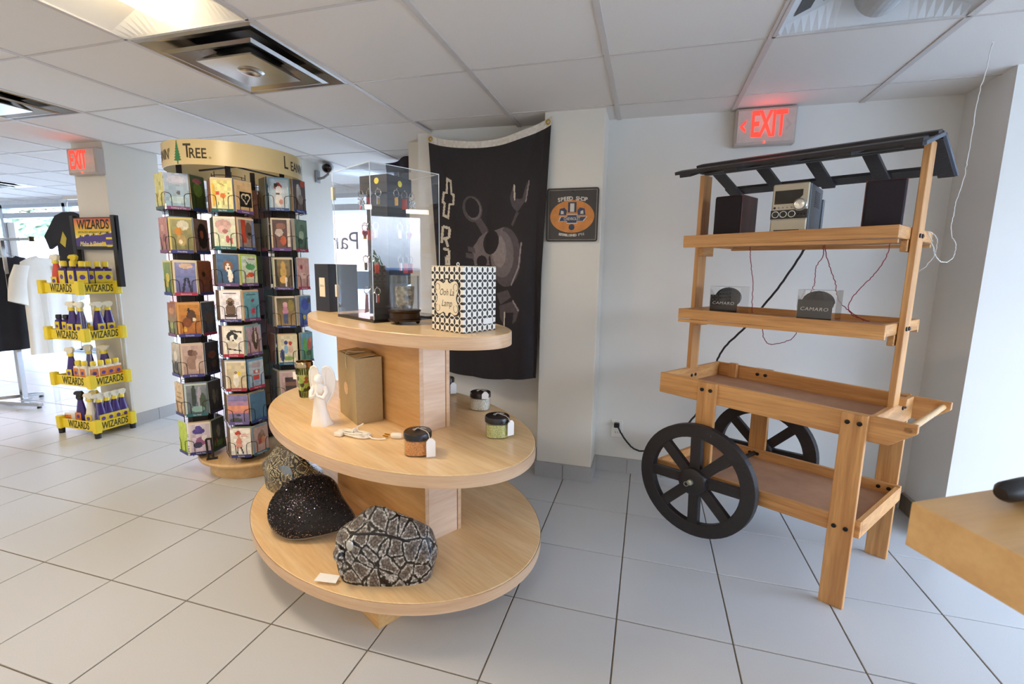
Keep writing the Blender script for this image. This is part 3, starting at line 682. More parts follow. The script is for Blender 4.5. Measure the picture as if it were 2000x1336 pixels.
for k in range(len(secs)-1):
    for i in range(n): fs.append((k*n+i, k*n+(i+1) % n, (k+1)*n+(i+1) % n, (k+1)*n+i))
fs += [tuple(range(n-1, -1, -1)), tuple((len(secs)-1)*n+i for i in range(n))]
m.add(vs, fs, True); part('robe', m, M_por, an)
part('head', MB().ball((0, -.018, .197), (.0145, .0165, .018), 16, 12), M_por, an)
part('hair', MB().ball((0, -.011, .203), (.0165, .0165, .0165), 14, 10).ball((0, .0, .192), (.012, .010, .016), 12, 8), M_por, an)
for s in (-1, 1):
    part('arm', MB().tube([(s*.022, -.004, .168), (s*.033, -.012, .145), (s*.026, -.030, .125), (s*.006, -.036, .135), (0, -.034, .15)], [.009, .010, .009, .006, .005], 10), M_por, an)
    W_ = [(.003, .115), (.016, .165), (.014, .195), (.008, .222), (.014, .243), (.028, .250), (.042, .243), (.052, .222), (.055, .190), (.051, .158), (.043, .130), (.032, .108), (.022, .090), (.016, .098)]
    part('wing', MB(lambda p, s=s: Vector((s*p.x, p.y+.010+.25*abs(p.x)-.10*max(0, p.z-.19), p.z))).slab(W_, 'y', -.004, .004), M_por, an, .0025)
    part('wing_edge', MB(lambda p, s=s: Vector((s*p.x, p.y+.010+.25*abs(p.x)-.10*max(0, p.z-.19), p.z))).tube([(x, -.003, z) for x, z in W_], .0045, 8, closed=True), M_por, an)
# tumbler
tb = thing('travel_tumbler', 'patterned green travel tumbler with a steel rim beside the angel figurine', 'tumbler', (-1.655, 1.935, .645))
m_tp, nt, b = nodes('tumbler_print'); N, L = nt.nodes, nt.links; tc = N.new('ShaderNodeTexCoord'); v1 = N.new('ShaderNodeTexVoronoi'); v1.inputs['Scale'].default_value = 55; rp = N.new('ShaderNodeValToRGB'); rp.color_ramp.interpolation = 'CONSTANT'
e = rp.color_ramp.elements; e[0].color = lin4('#8aa04a'); e[1].position = .45; e[1].color = lin4('#3f3a26')
for p_, c_ in ((.55, '#b7c377'), (.72, '#8c4f35'), (.8, '#a6b45c')): q = e.new(p_); q.color = lin4(c_)
L.new(tc.outputs['Object'], v1.inputs['Vector']); L.new(v1.outputs['Color'], rp.inputs[0]); L.new(rp.outputs[0], b.inputs['Base Color']); b.inputs['Roughness'].default_value = .25
part('body', MB().lathe([(.026, 0), (.030, .04), (.036, .12), (.0395, .158)], 32), m_tp, tb)
sl = MB()
for k in range(22):
    a = 2*PI*k/22; c, s = math.cos(a), math.sin(a)
    sl.tube([(.0395*c, .0395*s, .122), (.041*c, .041*s, .152)], .0024, 5).tube([(.0275*c, .0275*s, .004), (.031*c, .031*s, .038)], .002, 5)
part('dark_stripes', sl, plain('tumbler_stripe', '#2b2419', .3), tb)
part('steel_rim', MB().lathe([(.041, .155), (.045, .158), (.045, .182), (.042, .186), (.039, .184), (.038, .16)], 36, cap=False), plain('warm_steel', '#b9a585', .18, metal=1), tb)
part('price_tag', MB().box((-.062, -.012, .09), (-.040, -.010, .128)), M_tag, tb)
# candle jars
M_jar = clear('jar_glass', 1.45, (.97, .98, .97), gain=1.3)
M_lid = plain('black_lid', '#1f1a1c', .28, noise=.05)
def jar(label, loc, rz, col, beads, tagpos):
    j = thing('candle_jar', label, 'jar', loc, rz, 'tagged candle jars')
    part('glass', MB().rbox((-.045, -.045, 0), (.045, .045, .064), .03, 6), M_jar, j, .002)
    w = plain('wax_'+col.strip('#'), col, .55, noise=.35, nscale=190, bump=.6, bscale=260)
    part('wax', MB().rbox((-.0425, -.0425, .003), (.0425, .0425, .055), .028, 6), w, j, .002)
    part('lid', MB().lathe([(.047, .060), (.050, .062), (.050, .080), (.047, .084), (.020, .085), (.006, .088)], 40), M_lid, j)
    part('knob', MB().ball((0, .004, .089), (.012, .008, .006), 10, 6), M_lid, j)
    s = MB().tube([(-.016, -.01, .090), (0, 0, .094), (.018, -.006, .090), (.034, -.018, .088), (.045, -.034, .083), (.050, -.046, .07)], .0014, 5).tube([(.002, 0, .094), (.012, .012, .09), (.028, .012, .088)], .0013, 5).tube([(.0, 0, .094), (-.010, -.018, .09)], .0013, 5)
    part('string', s, plain('twine', '#cfc6b6', .9), j)
    x, y, z, a, L = tagpos; c, q = math.cos(a), math.sin(a)
    pts = [(-.016, 0), (.016, 0), (.016, L-.012), (.006, L), (-.006, L), (-.016, L-.012)]
    m = MB(lambda p: Vector((x+p.x*c-p.y*q, y+p.x*q+p.y*c, z+p.z-.018*(p.z/L-1)*0))); m.slab(pts, 'y', -.0008, .0008); part('price_tag', m, M_tag, j)
jar('candle jar with orange wax and a black lid at the front of the middle tier', (-.768, 1.452, .645), .3, '#e09a5c', 0, (.054, -.047, .004, .35, .068))
jar('candle jar with pale green wax on the right of the middle tier', (-.552, 1.712, .645), .3, '#cdd08e', 0, (.054, -.03, .012, .7, .062))
jar('candle jar with white wax, its tag lying over the lid, middle tier', (-.742, 2.035, .645), .1, '#e3ddd0', 0, (.035, -.046, .062, .25, .034))
jar('candle jar with dark blue wax half hidden behind the stand column', (-1.020, 2.245, .645), .1, '#3f4c6b', 0, (.062, -.05, .012, .5, .060))
# coiled white cord with its plug
M_cord = plain('white_cord', '#ece7dd', .45, noise=.02)
cd_ = thing('lamp_cord', 'bundled white lamp cord with switch and plug lying on the middle tier', 'cord', (-1.07, 1.53, .645), math.radians(-8))
m = MB()
for k in range(7):
    r = .0035; a0 = k*.9; h = .004+.003*(k % 3)
    m.tube([(-.02+(.078-.006*(k % 3))*math.cos(t), (.026-.003*k % .02)*math.sin(t)+.006*math.sin(t*2+k), h+.006*abs(math.sin(t/2+k))) for t in (2*PI*i/26 for i in range(26))], r*.85, 6, closed=True)
m.tube([(.05, .0, .01), (.08, -.01, .006), (.11, .0, .005), (.125, .012, .008)], .003, 6).tube([(-.03, .03, .006), (-.06, .06, .008), (-.05, .085, .018)], .003, 6)
part('coil', m, M_cord, cd_)
part('twist_tie', MB().ring((-.02, 0, .014), .013, .004, 'x', 14, 6), M_cord, cd_)
part('switch', MB().rbox((-.085, -.045, .001), (-.05, -.025, .017), .006), M_cord, cd_, .003)
m = MB(lambda p: Vector((.150+p.z*.93-p.y*.36, .045+p.z*.36+p.y*.93, .012+p.x))); m.lathe([(.008, -.02), (.012, -.014), (.0125, .012), (.010, .022)], 16); part('socket', m, M_cord, cd_)
part('plug_prongs', MB().box((.098, .028, .006), (.122, .032, .010)).box((.098, .038, .010), (.122, .042, .014)), M_brass, cd_)

# ---- bags on the bottom tier (z = .19)
def snake(name, dark, mid, light, sc, blue=0):
    m, nt, b = nodes(name); N, L = nt.nodes, nt.links
    tc = N.new('ShaderNodeTexCoord'); mp = N.new('ShaderNodeMapping'); mp.inputs['Scale'].default_value = (sc, sc, sc*.75)
    v1 = N.new('ShaderNodeTexVoronoi'); v1.feature = 'DISTANCE_TO_EDGE'; v1.inputs['Scale'].default_value = 1
    v2 = N.new('ShaderNodeTexVoronoi'); v2.inputs['Scale'].default_value = 7.5; v3 = N.new('ShaderNodeTexNoise'); v3.inputs['Scale'].default_value = 3.2; v3.inputs['Detail'].default_value = 3
    ad = N.new('ShaderNodeMath'); ad.operation = 'MULTIPLY_ADD'; ad.inputs[1].default_value = .28
    rp = N.new('ShaderNodeValToRGB'); e = rp.color_ramp.elements; e[0].position = .185; e[0].color = lin4(dark); e[1].position = .21; e[1].color = lin4(light)
    q = e.new(.27); q.color = lin4(light); q = e.new(.32); q.color = lin4(mid); q = e.new(.50); q.color = lin4(mid); q = e.new(.66); q.color = lin4(dark)
    dk = N.new('ShaderNodeMixRGB'); dk.blend_type = 'MULTIPLY'; dk.inputs[0].default_value = .92; r2 = N.new('ShaderNodeValToRGB'); r2.color_ramp.elements[0].position = .2; r2.color_ramp.elements[0].color = (1, 1, 1, 1); r2.color_ramp.elements[1].position = .75; r2.color_ramp.elements[1].color = (.18, .17, .17, 1)
    bpn = N.new('ShaderNodeBump'); bpn.inputs['Strength'].default_value = .5; bpn.inputs['Distance'].default_value = .003; bpn.invert = True
    L.new(tc.outputs['Object'], mp.inputs[0])
    for v in (v1, v2, v3): L.new(mp.outputs[0], v.inputs['Vector'])
    L.new(v3.outputs[0], ad.inputs[0]); L.new(v1.outputs['Distance'], ad.inputs[2]); L.new(ad.outputs[0], rp.inputs[0]); L.new(rp.outputs[0], dk.inputs[1]); L.new(v2.outputs['Distance'], r2.inputs[0]); L.new(r2.outputs[0], dk.inputs[2])
    L.new(dk.outputs[0], b.inputs['Base Color']); L.new(v2.outputs['Distance'], bpn.inputs['Height']); L.new(bpn.outputs[0], b.inputs['Normal']); b.inputs['Roughness'].default_value = .33; return m
def bag_body(prof, depth, nz=26, nx=44, seed=1, crumple=.006):
    """pouch lofted between two side outlines: prof(v)->(x0,x1,half depth) with v 0..1 bottom to top"""
    r = random.Random(seed); ph = [(r.uniform(8, 40), r.uniform(8, 40), r.uniform(0, 6)) for _ in range(6)]
    vs = []; fs = []; n = 2*nx
    for k in range(nz+1):
        v = k/nz; x0, x1, d, z = prof(v)
        for i in range(n):
            t = 2*PI*i/n; c, s = math.cos(t), math.sin(t)
            x = (x0+x1)/2+(x1-x0)/2*math.copysign(abs(c)**.75, c); y = d*math.copysign(abs(s)**.8, s)
            w = sum(math.sin(a*x+b_*z+p) for a, b_, p in ph)/6*crumple*(.3+min(1, v*4))
            vs.append((x+w*c, y+w*s*1.4, max(0, z+w*.4)))
    for k in range(nz):
        for i in range(n): fs.append((k*n+i, k*n+(i+1) % n, (k+1)*n+(i+1) % n, (k+1)*n+i))
    fs += [tuple(range(n-1, -1, -1)), tuple(nz*n+i for i in range(n))]
    return MB().add(vs, fs, True)
M_sn1 = snake('snakeskin_grey', '#211d1d', '#857a72', '#d9d6d0', 20)
M_sn2 = snake('snakeskin_gold', '#231d14', '#6b5f48', '#d9cca2', 26)
def front_prof(v):
    if v < .62: w = .163+.016*math.sin(PI*v/.62)+(.006 if v > .3 else 0); return (-w, w, .062+.012*math.sin(PI*v), .170*v/.62)
    q = (v-.62)/.38; w = .172*(1-.86*q**1.15); return (-w-.022*q, w-.022*q, max(.005, .064*(1-q**1.2)), .170+.098*q**.95)
b1 = thing('cosmetic_bag', 'grey and white snakeskin bag with a black zip, front of the bottom tier', 'bag', (-.862, 1.375, .19), math.radians(17))
part('body', bag_body(front_prof, .06), M_sn1, b1)
zp = MB(); pts = []
for i in range(17):
    t = i/16; x = -.088+.19*t; pts.append((x, -.060-.006*math.sin(PI*t), .198+.018*math.sin(PI*t)-.030*t))
zp.tube(pts, .0042, 6); part('zip', zp, plain('black_zip', '#17141a', .45), b1)
part('zip_pull', MB().tube([(-.090, -.066, .197), (-.098, -.072, .185)], .004, 8).ball((-.104, -.076, .165), (.013, .006, .020), 12, 8), plain('steel_pull', '#c9c6bd', .25, metal=.6), b1)
for s in (-1, 1): part('corner_fold', MB().ball((s*.150, -.052, .118 if s < 0 else .105), (.022, .022, .026), 14, 10), M_sn1, b1)
part('price_tag', MB().hexa([(-.245, -.05, .012), (-.165, -.06, .010), (-.16, -.03, .018), (-.235, -.018, .02), (-.245, -.05, .0135), (-.165, -.06, .0115), (-.16, -.03, .0195), (-.235, -.018, .0215)]), M_tag, b1)
def back_prof(v):
    w0 = .18+.02*math.sin(PI*v); q = max(0, (v-.55)/.45); return (-w0*(1-.35*q), w0*(1-.55*q**1.5), max(.012, .085*(1-.8*q)), .205*v)
b2 = thing('cosmetic_bag', 'gold and black snakeskin bag with a wrist loop under the middle tier', 'bag', (-1.675, 1.83, .19), math.radians(-18))
part('body', bag_body(back_prof, .08, seed=5, crumple=.016), M_sn2, b2)
part('silver_lining', MB().grid(8, 4, lambda u, v: (.01+.14*u, -.075-.012*math.sin(7*u)*v, .135+.05*v-.045*u+.008*math.sin(9*u+3*v))), plain('crumpled_foil', '#8f9aa6', .2, metal=.7, bump=.5, bscale=60), b2)
part('wrist_loop', MB().tube([(.12, -.04, .11), (.17, -.07, .09), (.215, -.09, .06), (.205, -.12, .04), (.15, -.115, .045), (.10, -.09, .06)], [.011]*6, 8), plain('loop_leather', '#8f7a58', .5, noise=.3, nscale=120), b2)
# sequinned teardrop bag lying tilted against the gold one
b3 = thing('sequin_bag', 'black sequinned teardrop bag lying between the two snakeskin bags', 'bag', (-1.368, 1.545, .19), math.radians(8))
outline = []
for i in range(48):
    t = 2*PI*i/48; r = 1+.80*max(0, math.cos(t+.42))**6; outline.append((.148*math.cos(t)*r, .142*math.sin(t)*(1+.1*math.cos(t))))
tilt = Matrix.Rotation(math.radians(38), 4, 'X'); lift = Vector((0, 0, .108))
def pillow(k, s, P=outline):
    q = math.sqrt(max(0, 1-k*k)); return [(x*k, y*k, s*.042*q) for x, y in P]
m = MB(lambda p: tilt @ p+lift); rings = [pillow(k, 1) for k in (1, .96, .86, .7, .5, .28)]; nn = 48
vs = [p for r in rings for p in r]+[(0, 0, .044)]; fs = [(k*nn+i, k*nn+(i+1) % nn, (k+1)*nn+(i+1) % nn, (k+1)*nn+i) for k in range(5) for i in range(nn)]+[(5*nn+i, 5*nn+(i+1) % nn, 6*nn) for i in range(nn)]
m.add(vs, fs, True); vs = [(x, y, -z) for x, y, z in vs]; m.add(vs, [f[::-1] for f in fs], True)
part('body', m, plain('black_cloth', '#0e0b10', .7), b3)
part('zip_piping', MB(lambda p: tilt @ p+lift).tube([(x*1.01, y*1.01, -.004) for x, y in outline], .0035, 6, closed=True), plain('taupe_piping', '#6d6153', .4, metal=.3), b3)
rs = random.Random(9); sq = MB(lambda p: tilt @ p+lift)
for _ in range(4300):
    i = rs.random()*48; k = math.sqrt(rs.random()); a, b_ = outline[int(i)], outline[(int(i)+1) % 48]; f = i-int(i)
    x, y = (a[0]*(1-f)+b_[0]*f)*k, (a[1]*(1-f)+b_[1]*f)*k; z = .043*math.sqrt(max(0, 1-k*k))+.002
    nrm = Vector((x*1.6, y*1.6, .06)).normalized()+Vector((rs.gauss(0, .8), rs.gauss(0, .8), 0)); nrm.normalize(); u = nrm.orthogonal().normalized(); w = nrm.cross(u); c = Vector((x, y, z)); s = rs.uniform(.0014, .0028)
    sq.add([c+u*s, c+w*s, c-u*s, c-w*s], [(0, 1, 2, 3)])
part('sequins', sq, plain('black_sequin', '#a99ca1', .08, metal=1, noise=.5, nscale=200), b3, fix=False, kind='stuff')
# ------------------------------------------------------------------ the wooden vendor cart
EX, EY = math.cos(ANG), math.sin(ANG); SHR = .14
def CW(u, w, z): uu = u+SHR*(w-2.115); return Vector((uu*EX-w*EY, uu*EY+w*EX, z))
cart_o = CW(-.62, 2.38, 0)
def cx_(p): return CW(p[0], p[1], p[2])-cart_o
def CB(): return MB(cx_)
def pine(n, sc): return wood(n, '#b98149','#dca668', sc, -ANG, rough=.45, fine=.55)
M_pl, M_pv, M_pd = pine('pine_long', (1.2, 22, 22)), pine('pine_upright', (22, 22, 1.2)), pine('pine_cross', (22, 1.2, 22))
M_ply = wood('tray_hardboard', '#a87f62', '#b98f70', (5, 5, 5), rough=.6, fine=.2)
M_bpaint = plain('black_paint', '#231f21', .5, noise=.12, nscale=60, bump=.15, bscale=120)
M_bolt = plain('black_bolt', '#1a1614', .4, metal=.4)
cart = thing('vendor_cart', 'pine vendor cart with black spoked wheels, two upper trays and a slatted black roof', 'cart', cart_o)
def zt(u): return .802-.032*(u+.62)   # the cart box tips slightly towards its handle
def plank(name, u0, u1, w0, w1, z0, z1, mat, par=None, tip=False, bev=.002):
    f = (lambda u: zt(u)-.8) if tip else (lambda u: 0)
    m = CB().hexa([(u0, w0, z0+f(u0)), (u1, w0, z0+f(u1)), (u1, w1, z0+f(u1)), (u0, w1, z0+f(u0)), (u0, w0, z1+f(u0)), (u1, w0, z1+f(u1)), (u1, w1, z1+f(u1)), (u0, w1, z1+f(u0))])
    return part(name, m, mat, par or cart, bev)
for u in (-.865, -.311):
    for w0, w1 in ((2.103, 2.123), (2.648, 2.668)):
        z0 = 0 if u > -.5 else .29
        plank('leg', u, u+.082, w0, w1, z0, zt(u)-.002, M_pv)
def rail(w0, w1):
    f = lambda u: zt(u)-.8
    P = [(-1.065, .702), (-.20, .702), (-.165, .705), (-.092, .768), (-.092, .800), (-1.065, .800)]
    m = CB(); n = len(P); vs = [(u, w, z+f(u)) for w in (w0, w1) for u, z in P]
    m.add(vs, [tuple(range(n-1, -1, -1)), tuple(range(n, 2*n))]+[(i, (i+1) % n, n+(i+1) % n, n+i) for i in range(n)]); part('side_board', m, M_pl, cart, .002)
rail(2.124, 2.144); rail(2.627, 2.647)
plank('end_board', -1.063, -1.043, 2.145, 2.626, .702, .80, M_pd, tip=True); plank('end_board', -.232, -.212, 2.145, 2.626, .702, .80, M_pd, tip=True)
plank('tray_floor', -1.042, -.233, 2.145, 2.626, .722, .732, M_ply, tip=True, bev=0)
plank('cleat', -.98, -.94, 2.60, 2.625, .733, .81, M_pv, tip=True); plank('cleat', -.245, -.19, 2.415, 2.46, .795, .825, M_pl, tip=True); plank('cleat', -1.085, -1.062, 2.40, 2.44, .76, .83, M_pv, tip=True)
m = CB(); m.tube([(-.118, 2.124, .762), (-.118, 2.647, .762)], .012, 12); part('handle_rod', m, wood('dowel', '#c9a06c', '#dcb887', (20, 1.5, 20), -ANG), cart)
plank('side_board', -1.06, -.212, 2.125, 2.145, .302, .368, M_pl); plank('side_board', -1.06, -.212, 2.626, 2.646, .302, .372, M_pl)
plank('end_board', -.232, -.212, 2.146, 2.625, .302, .368, M_pd); plank('end_board', -1.06, -1.04, 2.146, 2.625, .302, .368, M_pd)
plank('tray_floor', -1.039, -.233, 2.146, 2.625, .316, .325, M_ply, bev=0)
for u in (-1.066, -.236): plank('post', u, u+.022, 2.345, 2.415, .735, 1.80 if u > -.5 else 1.775, M_pv)
def tray(z, h, zl, zr, floor_dz):
    tr = plank('tray_floor', -1.034, -.240, 2.22, 2.64, z-.010, z-.002, M_ply, bev=0)
    f = lambda u: zl+(zr-zl)*(u+1.04)/.80
    for w0, w1, nm in ((2.20, 2.219, 'front_board'), (2.641, 2.660, 'rear_board')):
        m = CB().hexa([(-1.042, w0, f(-1.042)-h), (-.238, w0, f(-.238)-h), (-.238, w1, f(-.238)-h), (-1.042, w1, f(-1.042)-h), (-1.042, w0, f(-1.042)), (-.238, w0, f(-.238)), (-.238, w1, f(-.238)), (-1.042, w1, f(-1.042))]); part(nm, m, M_pl, tr, .0015)
    for u in (-1.042, -.256): plank('end_board', u, u+.018, 2.2195, 2.6405, f(u)-h, f(u), M_pd, tr)
    plank('ledger', -1.042, -.238, 2.202, 2.215, f(-.6)-h-.014, f(-.6)-h, M_pl, tr, bev=.001); plank('ledger', -1.042, -.238, 2.645, 2.658, f(-.6)-h-.014, f(-.6)-h, M_pl, tr, bev=.001)
    for u in (-1.040, -.262): plank('cleat', u, u+.022, 2.335, 2.43, f(u)-h-.045, f(u)-h, M_pd, tr)
    return tr
tray(1.452, .046, 1.477, 1.487, 0); tray(1.098, .046, 1.130, 1.122, 0)
# roof: two ladder-like slopes
roof = part('roof_ridge', CB().box((-1.07, 2.345, 1.783), (-.245, 2.375, 1.797)).box((-1.07, 2.385, 1.783), (-.245, 2.415, 1.797)), M_bpaint, cart, .001)
def slope(s):
    wr, we, zr, ze = 2.38, 2.38+s*(.265 if s > 0 else .225), 1.808, (1.700 if s > 0 else 1.738)
    d = Vector((0, we-wr, ze-zr)).normalized(); nrm = Vector((0, -d.z*(1 if s > 0 else -1), abs(d.y))).normalized()
    def at(a, k): return (wr+d.y*a, zr+d.z*a)
    Lr = math.hypot(we-wr, ze-zr); th = .014
    def strip(name, a0, a1, u0, u1, lift=0, mat=M_bpaint):
        (w0, z0), (w1, z1) = at(a0, 0), at(a1, 0); n = nrm*lift; t = nrm*th
        c = [(u0, w0+n.y, z0+n.z), (u1, w0+n.y, z0+n.z), (u1, w1+n.y, z1+n.z), (u0, w1+n.y, z1+n.z)]
        m = CB().hexa(c+[(u, w+t.y, z+t.z) for u, w, z in c]); part(name, m, mat, roof, .001)
    strip('ridge_board', .0, .055, -1.075, -.195, th); strip('eave_board', Lr-.06, Lr, -1.075, -.195, th)
    for k in range(5): u = -1.055+k*.2025; strip('rafter', .01, Lr-.003, u, u+.052)
    strip('end_trim', 0, Lr, -.197, -.185, .004, plain('blue_black_paint', '#4a5260', .5, noise=.1))  # end trim is a greyer blue-black than the other roof boards
slope(-1); slope(1)
# wheels
def wheel(w, u=-.822, z=.350, R=.268):
    rim = []; N = 56
    m = CB()
    vs = []; fs = []
    for rr, ww in ((R, w-.017), (R, w+.017), (R-.062, w+.017), (R-.062, w-.017)):
        for i in range(N): t = 2*PI*i/N; vs.append((u+rr*math.cos(t), ww, z+rr*math.sin(t)))
    for k in range(4):
        for i in range(N): j = (i+1) % N; l = (k+1) % 4; fs.append((k*N+i, k*N+j, l*N+j, l*N+i))
    wh = part('wheel', m.add(vs, fs), M_bpaint, cart, .002)
    for k in range(8):
        t = PI*k/4+.03; c, s = math.cos(t), math.sin(t); h = .0235
        P = [(u+c*a-s*b, z+s*a+c*b) for a, b in ((.03, -h), (R-.05, -h), (R-.05, h), (.03, h))]
        part('spoke', CB().hexa([(P[0][0], w-.013, P[0][1]), (P[1][0], w-.013, P[1][1]), (P[1][0], w+.013, P[1][1]), (P[0][0], w+.013, P[0][1]), (P[3][0], w-.013, P[3][1]), (P[2][0], w-.013, P[2][1]), (P[2][0], w+.013, P[2][1]), (P[3][0], w+.013, P[3][1])]), M_bpaint, wh, .0015)
    hb = MB(lambda p: cx_((u+p.x, w-p.z, z+p.y))); hb.lathe([(.062, -.02), (.062, .034), (.052, .038)], 32); part('hub', hb, M_bpaint, wh)
    ab = MB(lambda p: cx_((u+p.x, w-p.z, z+p.y))); ab.lathe([(.013, .038), (.013, .05), (.008, .054)], 12); ab.ring((-.016, -.012, .048), .010, .0018, 'z', 14, 5); part('axle_bolt', ab, plain('zinc', '#a8aa98', .35, metal=.7), wh)
wheel(2.068); wheel(2.705)
m = CB(); m.tube([(-.822, 2.085, .350), (-.822, 2.69, .350)], .012, 10); part('axle', m, M_bolt, cart)
def bolt(u, w, z, axis='w', sgn=-1):
    f = (lambda p: cx_((u+p.x, w+sgn*p.z, z+p.y))) if axis == 'w' else (lambda p: cx_((u+sgn*p.z, w+p.x, z+p.y)))
    part('bolt', MB(f).lathe([(.0085, -.004), (.0085, .003), (.004, .005)], 10), M_bolt, cart)
for u in (-.311, -.865):
    for du in (.022, .060):
        bolt(u+du, 2.102, zt(u)-.035); bolt(u+du, 2.102, .335) if u > -.5 else None
        bolt(u+du, 2.625, .350); bolt(u+du, 2.625, zt(u)-.03)
for z in (1.455, 1.10):
    for dw in (.015, .05): bolt(-.213, 2.345+dw, z, 'u', 1)
for dw in (.015, .05): bolt(-1.043, 2.345+dw, .775, 'u', 1); bolt(-.211, 2.45+dw, .765, 'u', 1)

# ---- things on the cart
def CR_(label, cat, name, u, w, z, turn=0): return thing(name, label, cat, CW(u, w, z), ANG+turn)
M_cherry = wood('cherry_veneer', '#5a2f2a', '#7a4238', (10, 10, 1.5), rough=.35)
M_grille = plain('speaker_cloth', '#231b20', .9, noise=.15, nscale=400)
def speaker(label, u, w, z, sx, sy, sz, turn):
    s = CR_(label, 'speaker', 'loudspeaker', u, w, z, turn)
    part('cabinet', MB().box((-sx/2, 0, 0), (sx/2, sy, sz)), M_cherry, s, .002)
    part('grille', MB().box((-sx/2+.003, -.014, .003), (sx/2-.003, .001, sz-.003)), M_grille, s, .006)
speaker('dark loudspeaker with cherry sides at the wheel end of the top tray', -.890, 2.29, 1.453, .125, .165, .205, math.radians(-4))
speaker('dark loudspeaker beside the right post of the top tray', -.315, 2.29, 1.453, .128, .165, .21, math.radians(8))
st = CR_('silver compact stereo with round dials in the middle of the top tray', 'stereo', 'compact_stereo', -.628, 2.27, 1.453, math.radians(2))
M_silver = plain('silver_plastic', '#b3ab98', .35, metal=.35, noise=.03); M_silv2 = plain('silver_side', '#76808c', .4, metal=.3)
W_, H_ = .136, .228
part('cabinet', MB().box((-W_/2+.002, .012, 0), (W_/2+.004, .24, H_-.004)), M_silv2, st, .002)
part('rear_bulge', MB().box((-W_/2+.01, .24, 0), (W_/2+.012, .262, H_-.045)), M_silv2, st, .003)
part('front_panel', MB().box((-W_/2, -.004, 0), (W_/2, .012, H_)), M_silver, st, .004)
part('display', MB().slab([(-.058, H_-.083), (-.058, H_-.028), (.046, H_-.028), (.046, H_-.052), (.030, H_-.070), (.015, H_-.083)], 'y', -.0065, -.003), plain('lcd_glass', '#2a2620', .08), st)
kn = MB(lambda p: Vector((.040+p.x, -.004-p.z, H_-.090+p.y))); kn.lathe([(.026, 0), (.026, .006), (.022, .010), (.019, .018), (.016, .019)], 32); part('volume_dial', kn, plain('dial_silver', '#d8d5cc', .2, metal=.6), st)
part('control_band', MB().box((-W_/2-.001, -.007, H_-.145), (W_/2+.001, -.001, H_-.108)), M_black, st, .001)
for k, x in enumerate((-.050, -.020, .012)):
    part('round_button', MB().ring((x, -.008, H_-.126), .0125, .0018, 'y', 24, 6), plain('button_ring', '#dfe2e0', .2, metal=.6), st)
    part('button_cap', MB(lambda p, x=x: Vector((x+p.x, -.007-p.z, H_-.126+p.y))).lathe([(.009, 0), (.008, .003)], 20), M_black, st)
for x in (.034, .046, .058): part('jack', MB(lambda p, x=x: Vector((x+p.x, -.007-p.z, H_-.128+p.y))).lathe([(.004, 0), (.003, .002)], 10), M_bolt, st)
for k in range(5): part('small_button', MB(lambda p, k=k: Vector((-.056+k*.016+p.x, -.004-p.z, H_-.098+p.y))).lathe([(.005 if k == 0 else .003, 0), (.003, .003)], 12), M_black if k == 0 else M_silv2, st)
part('tray_slot', MB().box((-.052, -.0055, .03), (.044, -.003, .038)), M_black, st); part('tray_lip', MB().box((-.058, -.008, .024), (.050, -.003, .029)), M_silver, st)
part('panel_seam', MB().box((-W_/2, -.0045, .078), (W_/2, -.0035, .080)), M_silv2, st)
vn = MB()
for k in range(9): vn.box((W_/2+.0035, .09, H_-.09+k*.0075), (W_/2+.0052, .19, H_-.087+k*.0075))
part('side_vents', vn, M_black, st)
# boxed caps
M_vac = clear('clear_pvc', 1.45, gain=1.2)
M_cam = plain('silver_print', '#c9c9c9', .35, metal=.3)
def capbox(label, u, w, sx, sy, sz):
    b = CR_(label, 'boxed cap', 'cap_package', u, w, 1.099)
    shell = MB()
    for a, c in (((-sx/2, 0, 0), (sx/2, .001, sz)), ((-sx/2, sy-.001, 0), (sx/2, sy, sz)), ((-sx/2, .001, 0), (-sx/2+.001, sy-.001, sz)), ((sx/2-.001, .001, 0), (sx/2, sy-.001, sz)), ((-sx/2, 0, sz), (sx/2, sy, sz+.001))): shell.box(a, c)
    part('clear_shell', shell, M_vac, b)
    part('card_sleeve', MB().box((-sx/2+.003, .002, .001), (sx/2-.012, .0045, sz*.72)).box((-sx/2+.003, .0045, .001), (sx/2-.012, sy-.004, .006)), M_blackmat, b)
    lettering('lettering', 'CAMARO', .020, M_cam, b, (-.006, .0012, .064), (1, 0, 0), (0, 0, 1), sx=1.12, space=1.1, shear=.15, extrude=.0002)
    part('barcode_patch', MB().box((sx/2-.0005, .008, .004), (sx/2+.0005, .032, .022)), plain('blue_print', '#4b58b0', .4), b)
    cp = MB().ball((-.006, sy*.52, sz*.62), (sx*.42, sy*.40, sz*.33), 18, 10); part('cap_crown', cp, plain('black_cotton', '#1d1d22', .85, noise=.2, nscale=200, bump=.4, bscale=500), b)
    s = MB()
    for k in range(6): s.tube([(-.006+math.cos(a)*sx*.43*math.cos(k*PI/6), sy*.52+math.cos(a)*sy*.41*math.sin(k*PI/6), sz*.62+sz*.34*math.sin(a)) for a in (PI*i/12 for i in range(13))], .0016, 5)
    part('cap_seams', s, M_blackmat, b)
    part('cap_button', MB().ball((-.006, sy*.52, sz*.955), (.005, .005, .003), 8, 6), M_blackmat, b)
capbox('clear box with a black cap at the wheel end of the middle tray', -.868, 2.28, .140, .12, .142)
capbox('clear box with a black cap in the centre of the middle tray', -.480, 2.235, .138, .12, .142)
